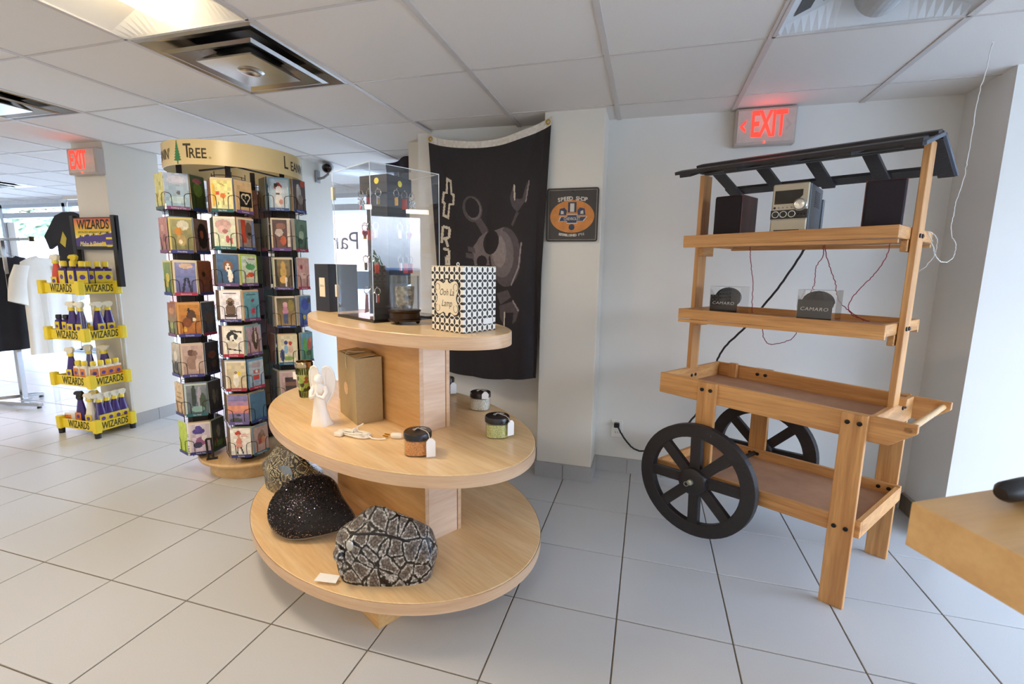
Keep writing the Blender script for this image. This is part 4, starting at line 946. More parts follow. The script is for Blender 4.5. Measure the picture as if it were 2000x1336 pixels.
# cables
M_red = plain('speaker_wire_red', '#8e2a33', .5); M_blk = plain('cable_black', '#19171a', .5)
def wiggle(P, n=10, amp=.004, seed=0):
    r = random.Random(seed); out = []; P = [Vector(p) for p in P]; m = len(P)
    for i in range(m-1):
        p0, p1, p2, p3 = P[max(i-1, 0)], P[i], P[i+1], P[min(i+2, m-1)]
        for k in range(n):
            t = k/n; q = .5*((2*p1)+(p2-p0)*t+(2*p0-5*p1+4*p2-p3)*t*t+(3*p1-p0-3*p2+p3)*t**3); out.append(q+Vector((r.uniform(-amp, amp), r.uniform(-amp, amp), r.uniform(-amp, amp))))
    return out+[P[-1]]
def cable(name, label, P, r, mat, amp=.003, seed=1, twist=False):
    o = P[0]; o = Vector(o); path = [q-o for q in wiggle(P, 10, amp, seed)]
    t = part(name, MB().tube(path, r, 6), mat); t.location = o; return tag(t, label, 'cable')
W = lambda u, w, z: CW(u, w, z)
cable('power_cable', 'black twisted power cable running behind the cart from top tray to outlet',
      [W(-.70, 2.66, 1.43), W(-.80, 2.68, 1.25), W(-.94, 2.68, 1.03), W(-1.06, 2.69, .88), W(-1.12, 2.70, .72), W(-1.17, 2.72, .52), (.20, 2.93, .30), (.05, 2.96, .185), (-.03, 2.965, .18), (-.09, 2.965, .235), (-.13, 2.966, .295), (-.14, 2.965, .322)], .0055, M_blk, .0015, 2)
cable('speaker_wire', 'thin red wire hanging between the upper trays on the left', [W(-.925, 2.60, 1.44), W(-.92, 2.61, 1.36), W(-.905, 2.62, 1.25), W(-.90, 2.62, 1.15), W(-.895, 2.62, 1.10)], .0019, M_red, .002, 3)
cable('speaker_wire', 'left one of two red wires dropping from the middle of the top tray', [W(-.605, 2.60, 1.44), W(-.605, 2.61, 1.39), W(-.63, 2.62, 1.34), W(-.63, 2.62, 1.26), W(-.65, 2.62, 1.19), W(-.66, 2.62, 1.10)], .0019, M_red, .002, 4)
cable('speaker_wire', 'right one of two red wires dropping from the middle of the top tray', [W(-.60, 2.60, 1.44), W(-.58, 2.61, 1.36), W(-.55, 2.62, 1.28), W(-.53, 2.62, 1.20), W(-.49, 2.62, 1.15), W(-.42, 2.62, 1.10)], .0019, M_red, .002, 5)
cable('speaker_wire', 'red wire looping on the right between the upper trays', [W(-.36, 2.60, 1.44), W(-.37, 2.61, 1.38), W(-.41, 2.62, 1.30), W(-.46, 2.62, 1.23), W(-.485, 2.62, 1.16), W(-.46, 2.62, 1.12), W(-.40, 2.62, 1.10)], .0019, M_red, .002, 6)
cable('speaker_wire', 'red wire sagging below the middle tray', [W(-.86, 2.62, 1.09), W(-.845, 2.63, 1.03), W(-.83, 2.63, .97), W(-.80, 2.63, .945), W(-.76, 2.63, .955), W(-.71, 2.63, .98), W(-.685, 2.63, 1.02), W(-.67, 2.62, 1.09)], .0019, M_red, .002, 7)
M_wcord = plain('white_wire', '#d9d6ce', .5)
cable('antenna_wire', 'thin white wire hanging from the ceiling beside the cart roof', [(1.20, 2.36, 2.19), (1.225, 2.42, 2.14), (1.235, 2.47, 2.0), (1.25, 2.5, 1.85), (1.26, 2.53, 1.72), (1.255, 2.55, 1.6), (1.26, 2.56, 1.5), (1.285, 2.56, 1.44), (1.275, 2.55, 1.385), (1.22, 2.50, 1.365), (1.15, 2.42, 1.39), (1.10, 2.36, 1.45), (1.07, 2.33, 1.48)], .0018, M_wcord, .002, 8)
cable('antenna_wire', 'thin white wire dangling off the right end of the top tray', [(1.07, 2.33, 1.485), (1.105, 2.34, 1.46), (1.11, 2.34, 1.40), (1.08, 2.34, 1.34), (1.03, 2.36, 1.30)], .0016, M_wcord, .002, 9)

# ------------------------------------------------------------------ counter at the right edge
M_cnt = wood('counter_laminate', '#c39a63', '#cfa972', (1.5, 14, 14), math.radians(-31), rough=.4, fine=.2)
p0 = Vector((.420, .847, 0)); d1 = Vector((.227, .140, 0)).normalized(); d2 = Vector((.061, -.134, 0)).normalized()
cnt = thing('counter', 'light wood counter corner jutting in at the right edge near the camera', 'counter', p0)
A = [Vector((0, 0, 0)), d2*.9, d2*.9+d1*1.2, d1*1.2]
part('counter_top', MB().hexa([tuple(v)[:2]+(.876,) for v in A]+[tuple(v)[:2]+(.95,) for v in A]), M_cnt, cnt, .0015)
B = [d1*.42+d2*.30, d1*.42+d2*.85, d1*1.15+d2*.85, d1*1.15+d2*.30]
part('counter_base', MB().hexa([tuple(v)[:2]+(0,) for v in B]+[tuple(v)[:2]+(.876,) for v in B]), M_cnt, cnt, .0015)
hd = thing('black_handset', 'black rounded handset lying on the counter at the right edge', 'handset', (.585, .885, .95), .5)
part('grip', MB().tube([(-.055, 0, .026), (-.045, 0, .028), (0, .0, .030), (.08, .0, .032), (.16, .01, .03)], [.010, .016, .018, .018, .018], 14), M_black, hd); part('rest', MB().rbox((.02, -.025, 0), (.15, .03, .02), .01), M_black, hd, .004)

# ------------------------------------------------------------------ on the walls
sg = thing('tin_sign', 'square black tin sign with an orange oval hanging on the white pillar', 'sign', (-.452, 2.772, 1.472))
h = .151; M_tin = plain('tin_black', '#3a3633', .45, noise=.1, nscale=25); M_cr = plain('tin_cream', '#b9ae9d', .5, noise=.2, nscale=60); M_org = plain('tin_orange', '#c9803a', .45, noise=.16, nscale=25); M_nav = plain('tin_navy', '#303a55', .45, noise=.15, nscale=60); M_tw = plain('tin_white', '#cfc8bb', .5, noise=.08)
part('plate', MB(lambda p: Vector((p.x, -p.z, p.y))).rbox((-h, 0, .001), (h, 2*h, .005), .014), M_tin, sg)
fr = [(-h+.012, .012), (h-.012, .012), (h-.012, 2*h-.012), (-h+.012, 2*h-.012)]
part('border_line', MB().tube([(x, -.0052, z) for x, z in fr], .0016, 5, closed=True), M_cr, sg)
E_ = [(.128*math.cos(2*PI*i/48), .142+.092*math.sin(2*PI*i/48)) for i in range(48)]
part('oval_field', MB().slab(E_, 'y', -.0058, -.004), M_org, sg)
def arcw(body, R, zc, size, a0, step, mat, yy, flip=1):
    for i, ch in enumerate(body):
        if ch == ' ': continue
        a = a0+step*i; x, z = R*math.sin(a), zc+flip*R*math.cos(a)
        lettering('letter', ch, size, mat, sg, (x, yy, z), (math.cos(a), 0, -flip*math.sin(a)), (flip*math.sin(a)*1.0, 0, math.cos(a)), extrude=.0002, bold=.0012)
arcw('SPEED SHOP', .44, -.198, .030, -.178, .0395, M_tw, -.0062)
arcw('ESTABLISHED 1911', .36, .395, .018, -.195, .0262, M_tw, -.0062, -1)
part('engine_block', MB().slab([(-.024, .165), (.024, .165), (.024, .222), (-.024, .222)], 'y', -.0066, -.0055).slab([(-.078, .150), (-.035, .150), (-.030, .175), (-.045, .192), (-.072, .185)], 'y', -.0066, -.0055).slab([(.078, .150), (.072, .185), (.045, .192), (.030, .175), (.035, .150)], 'y', -.0066, -.0055), M_nav, sg)
part('piston', MB().slab([(-.012, .168), (.012, .168), (.012, .215), (-.012, .215)], 'y', -.0072, -.006).slab([(-.066, .156), (-.048, .156), (-.05, .172), (-.064, .176)], 'y', -.0072, -.006).slab([(.048, .156), (.066, .156), (.064, .176), (.05, .172)], 'y', -.0072, -.006), M_tw, sg)
def bow(cx, cz, w, h_, y0, y1, sl=.010):
    a, b = w/2, h_/2; c = w*.19; g = h_*.26
    P = [(-a-sl*0, -g), (-c, -g), (-c-sl*0, -b), (c, -b), (c, -g), (a-sl, -g), (a+sl, g), (c, g), (c, b), (-c, b), (-c, g), (-a+sl, g)]
    return MB().slab([(cx+x, cz+z) for x, z in P], 'y', y0, y1)
part('emblem_border', bow(0, .128, .158, .052, -.0068, -.0055), M_tw, sg); part('emblem', bow(0, .128, .146, .044, -.0074, -.006), M_nav, sg)
lettering('lettering', 'CHEVROLET', .023, M_tw, sg, (0, -.0078, .128), (1, 0, 0), (0, 0, 1), sx=.74, bold=.0003, extrude=.0002)
part('small_badge', MB(lambda p: Vector((p.x, -.0058-p.z, .082+p.y))).lathe([(.017, 0), (.017, .001)], 20).ring((0, 0, .001), .010, .002, 'z', 16, 5), M_nav, sg)
part('nail', MB(lambda p: Vector((p.x, -.005-p.z, 2*h-.02+p.y))).lathe([(.004, 0), (.003, .003)], 10), M_bolt, sg)

ol = thing('wall_outlet', 'white wall outlet with a black plug, low on the back wall left of the cart', 'outlet', (-.148, 2.999, .295))
part('cover_plate', MB().box((-.036, -.006, -.058), (.036, 0, .058)), M_white, ol, .003)
part('plug', MB().box((-.018, -.036, .012), (.016, -.006, .042)), M_black, ol, .004)
part('socket_face', MB().rbox((-.017, -.008, -.044), (.017, -.006, -.010), .002), M_white, ol)
for x in (-.007, .007): part('slot', MB().box((x-.0012, -.0085, -.03), (x+.0012, -.0078, -.02)), M_bolt, ol)

# hanging banner: cloth pinned at two corners, printed art carried as flat colour
def flagpos(s, t):   # s left->right, t bottom->top
    tl, tr, br, bl = Vector((-1.450, 2.955, 2.172)), Vector((-.584, 2.757, 2.166)), Vector((-.640, 2.752, .645)), Vector((-1.340, 2.955, .60))
    p = (bl*(1-s)+br*s)*(1-t)+(tl*(1-s)+tr*s)*t
    sag = .085*4*s*(1-s)*t**3; belly = .03*math.sin(PI*s)*(1-t)**2
    p.z -= sag+belly
    fold = .014*math.sin(9*s+2.2*t+.4)+.018*math.sin(17*s-1.5*t)*max(0, s-.55)*2+.010*math.sin(6*t+8*s)*(1-t)+.02*math.sin(PI*s)*math.sin(5*t*(1-abs(s-.5)))
    p.y -= max(-.008, abs(fold))*(1-.0*t); return p
ar = Art(220, 380, '#17131a', '#1b171d', 5, .08)
# art laid out in banner units: x to the right, y upwards
gx = lambda x: (x-838)/(1066-838); gy = lambda y: (737-y)/(737-258)
G = lambda P: [(gx(x), gy(y)) for x, y in P]
ar.rect(0, .968, 1, 1, '#d9d3c8')
cr = '#c9bfae'
bowo = [(871, 335), (883, 341), (882, 366), (888, 369), (885, 392), (876, 392), (872, 421), (858, 415), (862, 391), (858, 388), (862, 365), (868, 365)]
bowi = [(874, 343), (879, 346), (878, 369), (883, 373), (881, 388), (873, 388), (869, 413), (863, 411), (867, 388), (863, 384), (866, 369), (872, 369)]
ar.poly(G(bowo), cr).poly(G(bowi), '#17131a')
def stroke(P, w=.0125):
    for (a, b), (c, d) in zip(P[:-1], P[1:]): 
        dx, dy = gx(c)-gx(a), (gy(d)-gy(b))*2.1; L_ = math.hypot(dx, dy); nx, ny = -dy/L_*w, dx/L_*w/2.1
        ar.poly([(gx(a)+nx, gy(b)+ny), (gx(c)+nx, gy(d)+ny), (gx(c)-nx, gy(d)-ny), (gx(a)-nx, gy(b)-ny)], cr)
stroke([(853, 470), (858, 436), (873, 439), (870, 458), (857, 461)]); stroke([(862, 460), (867, 477)])
stroke([(856, 481), (869, 483), (867, 514)]); stroke([(861, 514), (862, 497), (868, 497)])
g1, g2, g3, g4 = '#2c262c', '#4e464a', '#6d6466', '#94898a'
def ell_(x, y, rx, ry, c, rot=0):
    X_, Y_ = gx(x), gy(y); dx, dy = (ar.x-X_)*228, -(ar.y-Y_)*479; c_, s_ = math.cos(rot), math.sin(rot); ar.put(((dx*c_+dy*s_)/rx)**2+((-dx*s_+dy*c_)/ry)**2 < 1, c)
ell_(924, 399, 20, 27, g2, -.2); ell_(926, 399, 16, 23, g3, -.2); ell_(924, 397, 14.5, 20.5, '#17131a', -.2)
ar.poly(G([(929, 425), (941, 418), (957, 443), (944, 452)]), g2)
ar.poly(G([(1003, 437), (1012, 413), (1003, 400), (999, 384), (1004, 360), (1008, 388), (1022, 389), (1030, 358), (1032, 380), (1026, 398), (1014, 414), (1017, 416), (1006, 441)]), g2)
ar.line(gx(1006), gy(361), gx(1008), gy(388), .006, cr); ar.line(gx(1033), gy(360), gx(1029), gy(396), .005, g4)
ell_(993, 498, 31, 58, g2, -.10); ell_(986, 492, 24, 46, g3, -.10); ell_(980, 486, 15, 32, '#857b7b', -.10)
ar.poly(G([(938, 456), (952, 446), (968, 446), (990, 440), (975, 470), (958, 498), (960, 512), (925, 512), (920, 480)]), g3)
ell_(963, 468, 17, 24, '#17131a', .15); ell_(942, 505, 12, 12, '#17131a'); ar.poly(G([(912, 474), (926, 478), (928, 488), (912, 484)]), g2); ar.poly(G([(906, 487), (924, 490), (924, 500), (906, 497)]), g2)
ar.line(gx(1024), gy(475), gx(1021), gy(520), .006, g4); ar.line(gx(1021), gy(520), gx(1008), gy(552), .005, g4)
ar.poly(G([(976, 568), (1000, 562), (1008, 576), (985, 590)]), g2); ar.poly(G([(982, 592), (1012, 584), (1026, 600), (1020, 622), (1012, 628), (1014, 606), (994, 606), (994, 630), (984, 618)]), g2)
ar.line(gx(994), gy(606), gx(993), gy(632), .006, cr); ar.line(gx(1012), gy(584), gx(1024), gy(602), .005, g4)
ar.mottle(.10)
M_flag = printed('banner_cloth', .7, .15)
fl = painted('wall_banner', 220, 380, lambda s, t: flagpos(s, t)-Vector((-1.0, 2.9, 1.4)), ar.c, M_flag, None)
fl.location = (-1.0, 2.9, 1.4); tag(fl, 'black cloth banner printed with wrenches and an engine skull hanging behind the display stand', 'banner')
sd = fl.modifiers.new('cloth', 'SOLIDIFY'); sd.thickness = .0015
for s in (.022, .978): p = flagpos(s, .985); part('grommet', MB().ring((p.x+1.0, p.y-2.9-.004, p.z-1.4), .012, .004, 'y', 18, 6), M_brass, fl)

# dark cloth hanging in the alcove behind the stand
q = Vector((-1.80, 3.6, 2.18)); drape = MB().grid(20, 24, lambda u, v: (-.36+.42*u*(1-.25*v)+.06*v, .05*math.sin(9*u+2*v), -.02-1.05*v+.12*u))
dc = part('hanging_cloth', drape, plain('plum_cloth', '#2b2230', .8, noise=.15)); dc.location = q; tag(dc, 'dark plum cloth hanging from the ceiling in the alcove behind the acrylic case', 'cloth'); dc.modifiers.new('cloth', 'SOLIDIFY').thickness = .003

# security camera on the second pillar
sc = thing('security_camera', 'grey bullet security camera on a bracket on the pillar behind the card rack', 'camera', (-2.838, 3.60, 2.08))
M_camg = plain('camera_grey', '#8f8f8f', .4, metal=.2)
part('wall_plate', MB().box((0, -.03, -.05), (.012, .03, .05)), M_camg, sc, .003)
part('bracket_arm', MB().tube([(.01, 0, -.02), (.06, .01, -.01), (.10, .02, .02), (.10, .02, .045)], .011, 10), M_camg, sc)
dd = Vector((.50, -.84, -.22)).normalized(); ax = dd.orthogonal().normalized(); ay = dd.cross(ax); ce = Vector((.10, .02, .075))
fx = lambda p: ce+ax*p.x+ay*p.y+dd*p.z
part('barrel', MB(fx).lathe([(.030, -.085), (.040, -.07), (.040, .075), (.041, .085), (.036, .085), (.034, .07), (0.001, .069)], 28), M_camg, sc)
part('lens', MB(fx).lathe([(.033, .066), (.033, .072), (.014, .078)], 28), plain('lens_black', '#131116', .1), sc)
part('red_led', MB(fx).ball((-.012, .012, .076), .006, 8, 6), plain('dull_red', '#8c2f35', .3), sc)
# ------------------------------------------------------------------ greeting card spinner rack
SA, SV = Vector((.687, .727, 0)), Vector((-.727, .687, 0)); SC = Vector((-2.469, 2.393, 0))
SP = lambda a, d, z: SA*a+SV*d+Vector((0, 0, z))
M_rackwood = wood('rack_base_wood', '#c79f6c', '#d8b684', (2, 12, 12), .8, rough=.45, fine=.3)
M_crown = plain('crown_cream', '#d9c28d', .30, noise=.01)
rack = thing('card_rack', 'tall spinning card rack with a cream oval crown and a round wooden base', 'card rack', SC)
part('base_disc', MB().lathe([(.30, .085), (.322, .092), (.325, .103), (.318, .113), (.30, .116)], 64), M_rackwood, rack)
part('plinth', MB().lathe([(.265, 0), (.265, .086)], 56), M_rackwood, rack)
CRX, CRY, CZ0, CZ1 = .367, .335, 1.842, 1.972
def crown_pt(ph, off_=0, z=0):
    return SP((CRX+off_)*math.sin(ph), -(CRY+off_)*math.cos(ph), z)
N = 96; m = MB(); vs = []
for o, z in ((0, CZ0), (0, CZ1), (-.004, CZ1), (-.004, CZ0)):
    for i in range(N): vs.append(crown_pt(2*PI*i/N, o, z))
fs = [(k*N+i, k*N+(i+1) % N, ((k+1) % 4)*N+(i+1) % N, ((k+1) % 4)*N+i) for k in range(4) for i in range(N)]
crown = part('crown_band', m.add(vs, fs, True), M_crown, rack)
def on_crown(name, me, ph0, mat, zc):
    """wrap a flat mesh (x along the band, y up) onto the oval crown, centred at angle ph0"""
    tab = [0]; K = 400
    for k in range(K): tab.append(tab[-1]+(crown_pt(ph0-1.2+2.4*(k+1)/K)-crown_pt(ph0-1.2+2.4*k/K)).length)
    mid = tab[K//2]; me = me.copy()
    for v in me.vertices:
        s = v.co.x+mid; k = min(K-1, max(0, next((q for q in range(K) if tab[q+1] >= s), K-1))); f = (s-tab[k])/(tab[k+1]-tab[k]); ph = ph0-1.2+2.4*(k+f)/K
        v.co = crown_pt(ph, .0012+v.co.z, zc+v.co.y)
    return link(name, me, mat, crown)
def dense_text(body, size, **k):
    me = text_mesh(body, size, **k).copy(); return me
zc = (CZ0+CZ1)/2
M_ink2 = plain('crown_lettering', '#3a3120', .5)
for ph in (-.80, 1.57, 3.75):   # the same maker's line three times around the band
    dens = lambda d: ph+d
    on_crown('lettering', dense_text('T', .102, sx=.74, bold=.0012), ph+.13, M_ink2, zc+.002); on_crown('lettering', dense_text('REE', .074, sx=.80, bold=.0012), ph+.285, M_ink2, zc-.010)
    on_crown('lettering', dense_text('L', .102, sx=.7, bold=.0012), ph-.80, M_ink2, zc+.002); on_crown('lettering', dense_text("EANIN'", .074, sx=.70, bold=.0012), ph-.455, M_ink2, zc-.008)
    tr = MB(); P = []; nT = 7
    for k in range(nT):
        y = .055-.1*k/nT; w = .004+.024*k/nT; P += [(w*.55, y), (w*1.1, y-.012)]
    P = [(0, .062)]+P+[(.004, -.046), (.004, -.062)]; P = P+[(-x, y) for x, y in P[::-1]][0:-1]
    n = len(P); tr.add([(x, y, 0) for x, y in P], [tuple(range(n))])
    on_crown('tree_emblem', tr.mesh('tree_emblem', fix=False), ph-.05, plain('tree_green', '#2f7a4a', .5), zc)
    on_crown('lettering', dense_text('®', .016), ph+.46, M_ink2, zc-.03)
towers = {'front': (-.045, -.20, (-20, 40, -80, 100, 160, 220)), 'left': (-.290, .0, (-5, -65, 55, 115, 175, 235)), 'right': (.250, .0, (-15, 45, -75, 105, 165, 225)), 'rear': (.09, .17, (-20, 40, 100, 160, 220, 280))}
AP = .076
wp = MB()
for s in (-1, 1):
    wp.tube([(s*.030, .034, .0), (s*.030, .036, .058), (s*.032, .036, .082), (s*.040, .036, .090), (s*.058, .030, .094), (s*.060, .0, .096)], .0016, 5)
    wp.tube([(s*.030, .034, 0), (s*.030, .0, .004)], .0016, 5)
wp.tube([(-.06, .034, .002), (.06, .034, .002)], .0016, 5).tube([(-.06, 0, .004), (.06, 0, .004)], .0016, 5).tube([(-.06, 0, .096), (.06, 0, .096)], .0014, 5)
wp_me = wp.mesh('wire_pocket'); wp_me.materials.append(M_wire)
strip_me = {}
def strip_mesh(col):
    if col not in strip_me:
        me = MB().box((-.055, .0365, .001), (.055, .0375, .019)).mesh('label_strip'); me.materials.append(plain('strip_'+col.strip('#'), col, .4)); strip_me[col] = me
    return strip_me[col]
M_strip_txt = plain('strip_lettering', '#dfdce6', .5)
def face_frame(tw, deg):
    a, d, _ = towers[tw]; t = math.radians(deg); nrm = SA*math.sin(t)-SV*math.cos(t); nrm.normalize()
    # object's local y axis must point along the outward normal
    rz = math.atan2(-nrm.x, nrm.y); return SP(a, d, 0)+nrm*(AP+(.016 if tw == 'right' else 0)), rz, nrm
rows = {'front': (8, 1.596, -.2057), 'left': (7, 1.612, -.2440), 'right': (7, 1.642, -.2440), 'rear': (8, 1.596, -.2057)}
T_ = {}
for tw, (a, d, degs) in towers.items():
    c = SP(a, d, 0)
    pole = part('tower', MB(lambda p, c=c: p+c).lathe([(.012, .116), (.012, 1.86)], 12).lathe([(.045, .117), (.045, .135), (.02, .14)], 20), M_wire, rack); T_[tw] = pole
    fr_ = MB(lambda p, c=c: p+c)
    for k in range(6):
        t = math.radians(degs[0]+30+60*k); q = SA*math.sin(t)-SV*math.cos(t); fr_.tube([(q*.088)+Vector((0, 0, .13)), (q*.088)+Vector((0, 0, 1.82))], .0022, 5)
    for z in (.15, .6, 1.05, 1.5, 1.8): fr_.ring((0, 0, z), .086, .002, 'z', 12, 4)
    part('tower_frame', fr_, M_wire, pole)
    nr, z0, dz = rows[tw]
    for dg in degs:
        pos, rz, nrm = face_frame(tw, dg)
        for r_ in range(nr):
            o = link('wire_pocket', wp_me, None, pole); o.location = pos+Vector((0, 0, z0+dz*r_)); o.rotation_euler = (0, 0, rz)
for tw, (a, d, degs) in towers.items():
    part('upright', MB().hexa([tuple(SP(a+x, d+y, z)) for z in (1.74, 1.90) for x, y in ((-.014, -.012), (.014, -.012), (.014, .0), (-.014, .0))]), M_wire, rack)
    filler_core = MB().prism([tuple((SP(a, d, 0)+(SA*math.sin(math.radians(degs[0]+30+60*k))-SV*math.cos(math.radians(degs[0]+30+60*k)))*.070))[:2] for k in range(6)], .16, 1.76); part('filler_core', filler_core, plain('filler_core_brown', '#2d2420', .7, noise=.2), T_[tw])  # dark filler added inside each tower to block light through the card gaps
for a, d in ((-.262, -.142), (.2, -.19), (-.25, .15), (.2, .19)):
    part('foot_bracket', MB().tube([SP(a, d, .116), SP(a-.004, d, .25)], .006, 6).tube([SP(a+.026, d, .116), SP(a+.022, d, .25)], .006, 6).tube([SP(a-.01, d, .121), SP(a+.05, d, .121)], .008, 6).tube([SP(a-.004, d, .25), SP(a+.022, d, .25)], .006, 6), M_wire, rack)
part('crown_spoke', MB().tube([crown_pt(.6, -.01, 1.9), crown_pt(.6+PI, -.01, 1.9)], .006, 6).tube([crown_pt(-.8, -.01, 1.9), crown_pt(-.8+PI, -.01, 1.9)], .006, 6), M_wire, rack)
# card fronts: (what it shows, bottom colour, top colour, margin, strip colour, shapes)
E_ = lambda *a: ('e',)+a
D = {}
D['front', -20] = [
 ('yellow card with orange flowers', '#e9dfa6', '#e9dc8a', '#e6cf9a', '#1f5f63', [E_(.3, .55, .1, .06, '#d1533a'), E_(.55, .48, .13, .085, '#e07a3e'), E_(.8, .55, .05, .035, '#6b9a5a'), ('l', .55, .42, .55, .2, .012, '#7a8a4a'), ('l', .3, .5, .32, .2, .012, '#7a8a4a'), E_(.12, .5, .1, .35, '#e2b33c'), ('l', .4, .85, .65, .78, .012, '#b08a4a')]),
 ('pale card with a sleepy pink kitten', '#cfd8b4', '#d8d6c2', '#efe6d4', '#1f5f63', [E_(.45, .75, .38, .16, '#c9a39a'), E_(.4, .6, .22, .12, '#d8b5ac'), E_(.52, .55, .12, .07, '#a36a66'), E_(.62, .3, .1, .12, '#b5545a'), E_(.8, .25, .06, .1, '#c56a66')]),
 ('blue card with a brown and white puppy', '#33506e', '#4d7094', None, '#6b4f7e', [E_(.5, .62, .24, .17, '#8a5c3c'), E_(.5, .57, .11, .13, '#e8ded0'), E_(.6, .3, .12, .2, '#efe5d6'), E_(.45, .64, .03, .02, '#1a1412'), E_(.58, .64, .03, .02, '#1a1412'), E_(.52, .54, .05, .03, '#2a1c18')]),
 ('white card with a sitting brown pug', '#e4dfe8', '#f0ecef', '#f3eff0', '#39397e', [E_(.5, .36, .25, .22, '#6d5848'), E_(.5, .62, .2, .14, '#8a7360'), E_(.5, .57, .11, .07, '#3a2e28'), E_(.42, .65, .03, .02, '#17110f'), E_(.58, .65, .03, .02, '#17110f'), E_(.5, .18, .3, .06, '#4a3c34'), ('l', .2, .9, .8, .9, .014, '#4a4a7a')]),
 ('cream card with a black and white puppy', '#ece6da', '#f2ecdf', '#ece2cf', '#a8263e', [E_(.42, .66, .22, .16, '#2e2c2c'), E_(.5, .58, .16, .14, '#f4efe4'), E_(.62, .66, .1, .1, '#3a3836'), E_(.4, .38, .28, .14, '#d8cdb8'), E_(.5, .52, .05, .03, '#1a1616'), ('l', .2, .25, .85, .18, .02, '#3c3a38'), ('l', .4, .85, .9, .8, .03, '#3c3a38')]),
 ('sepia card with a child holding a yellow flower', '#cdbd98', '#d9cba8', '#eee5d2', '#a02840', [E_(.5, .35, .14, .24, '#ede6d6'), E_(.48, .66, .14, .09, '#c9c4a6'), E_(.5, .6, .07, .06, '#9c7a5c'), E_(.66, .58, .1, .07, '#e2c93e')]),
 ('violet sunset card over still water', '#7a6f98', '#8d84b4', None, '#6c5f98', [('r', 0, .45, 1, .62, '#e2987a'), ('r', 0, .36, 1, .45, '#d88a8c'), ('r', 0, .62, 1, .78, '#b48cae'), E_(.35, .12, .3, .09, '#4a4f4a'), E_(.5, .3, .1, .03, '#3a3848')]),
 ('white card with a girl in a red hat', '#efe8dc', '#f4eee4', None, '#33356f', [E_(.38, .82, .17, .06, '#c2412f'), E_(.4, .86, .1, .06, '#cf4a34'), E_(.4, .73, .07, .06, '#d9a88a'), E_(.42, .52, .14, .16, '#d98a78'), E_(.4, .38, .19, .08, '#e2a494'), ('l', .33, .32, .32, .12, .035, '#3c3c40'), ('l', .5, .32, .58, .12, .035, '#3c3c40'), ('l', .55, .78, .9, .78, .01, '#d88a7a'), ('l', .55, .72, .85, .72, .01, '#d88a7a')])]
D['front', 40] = [
 ('peach card with a daisy-chain heart on black', '#d9b07c', '#e2bd8a', '#e6c596', '#6a4a82', [('r', .25, .18, .95, .66, '#1d1714'), E_(.5, .5, .16, .11, '#e8d8b0'), E_(.72, .5, .16, .11, '#e8d8b0'), ('p', [(.36, .46), (.86, .46), (.62, .25)], '#e8d8b0'), E_(.5, .49, .1, .07, '#1d1714'), E_(.71, .49, .1, .07, '#1d1714'), ('p', [(.43, .46), (.8, .46), (.62, .31)], '#1d1714')]),
 ('card with a red bandana and a bearded man', '#8a7a74', '#a8988c', '#e2d3b6', '#27407e', [('r', .22, .2, .5, .98, '#b5452e'), E_(.66, .6, .2, .28, '#6a5648'), E_(.68, .5, .12, .05, '#2a2422'), ('r', .85, .15, 1, 1, '#7a86a8')]),
 ('pale green card with a leaping red fish', '#d8dcc0', '#cfe0cf', '#b6d44a', '#6c4a80', [E_(.6, .6, .28, .1, '#5fa468'), E_(.6, .35, .2, .08, '#d2553a'), E_(.4, .3, .1, .05, '#d87a4a'), ('l', .3, .82, .5, .68, .02, '#3f8a74'), ('l', .5, .85, .85, .85, .02, '#c0503a')]),
 ('turquoise card with red dancing birds', '#5f9cae', '#79b2bf', '#d8b386', '#7a4a72', [E_(.6, .32, .14, .09, '#b5465a'), E_(.6, .66, .1, .06, '#8a4660'), E_(.5, .25, .06, .08, '#c05a6a'), E_(.7, .26, .05, .09, '#c05a6a'), ('l', .25, .85, .8, .85, .01, '#2f5a6a')]),
 ('mauve card with a brown horse head', '#b98f84', '#b6a2b4', '#7ab0b8', '#6a4a78', [E_(.6, .55, .22, .27, '#6a5248'), E_(.6, .36, .13, .2, '#4a382f'), E_(.52, .86, .04, .08, '#5a3a2c'), E_(.7, .84, .04, .08, '#5a3a2c'), E_(.62, .6, .06, .2, '#d8ccc0')]),
 ('pale blue patchwork card with small pictures', '#9cb2c4', '#c3cdd2', '#6fa2c0', '#a82846', [('r', .3, .7, .8, .86, '#b2a4a8'), ('r', .35, .5, .75, .64, '#b87a74'), ('r', .3, .3, .7, .44, '#c24a44'), ('r', .4, .18, .8, .28, '#8aa2b8'), E_(.55, .57, .08, .05, '#e8e2da')]),
 ('plain steel-blue card', '#4d7596', '#557d9e', None, '#2a3f80', []),
 ('dusky card with a patchwork mouse', '#b9978c', '#c2a69a', '#7f9cb0', '#2a5f72', [E_(.55, .55, .24, .2, '#8a6a58'), E_(.45, .42, .12, .1, '#a34a44'), E_(.65, .45, .12, .12, '#c98a5a'), E_(.6, .72, .12, .1, '#9c8478')])]
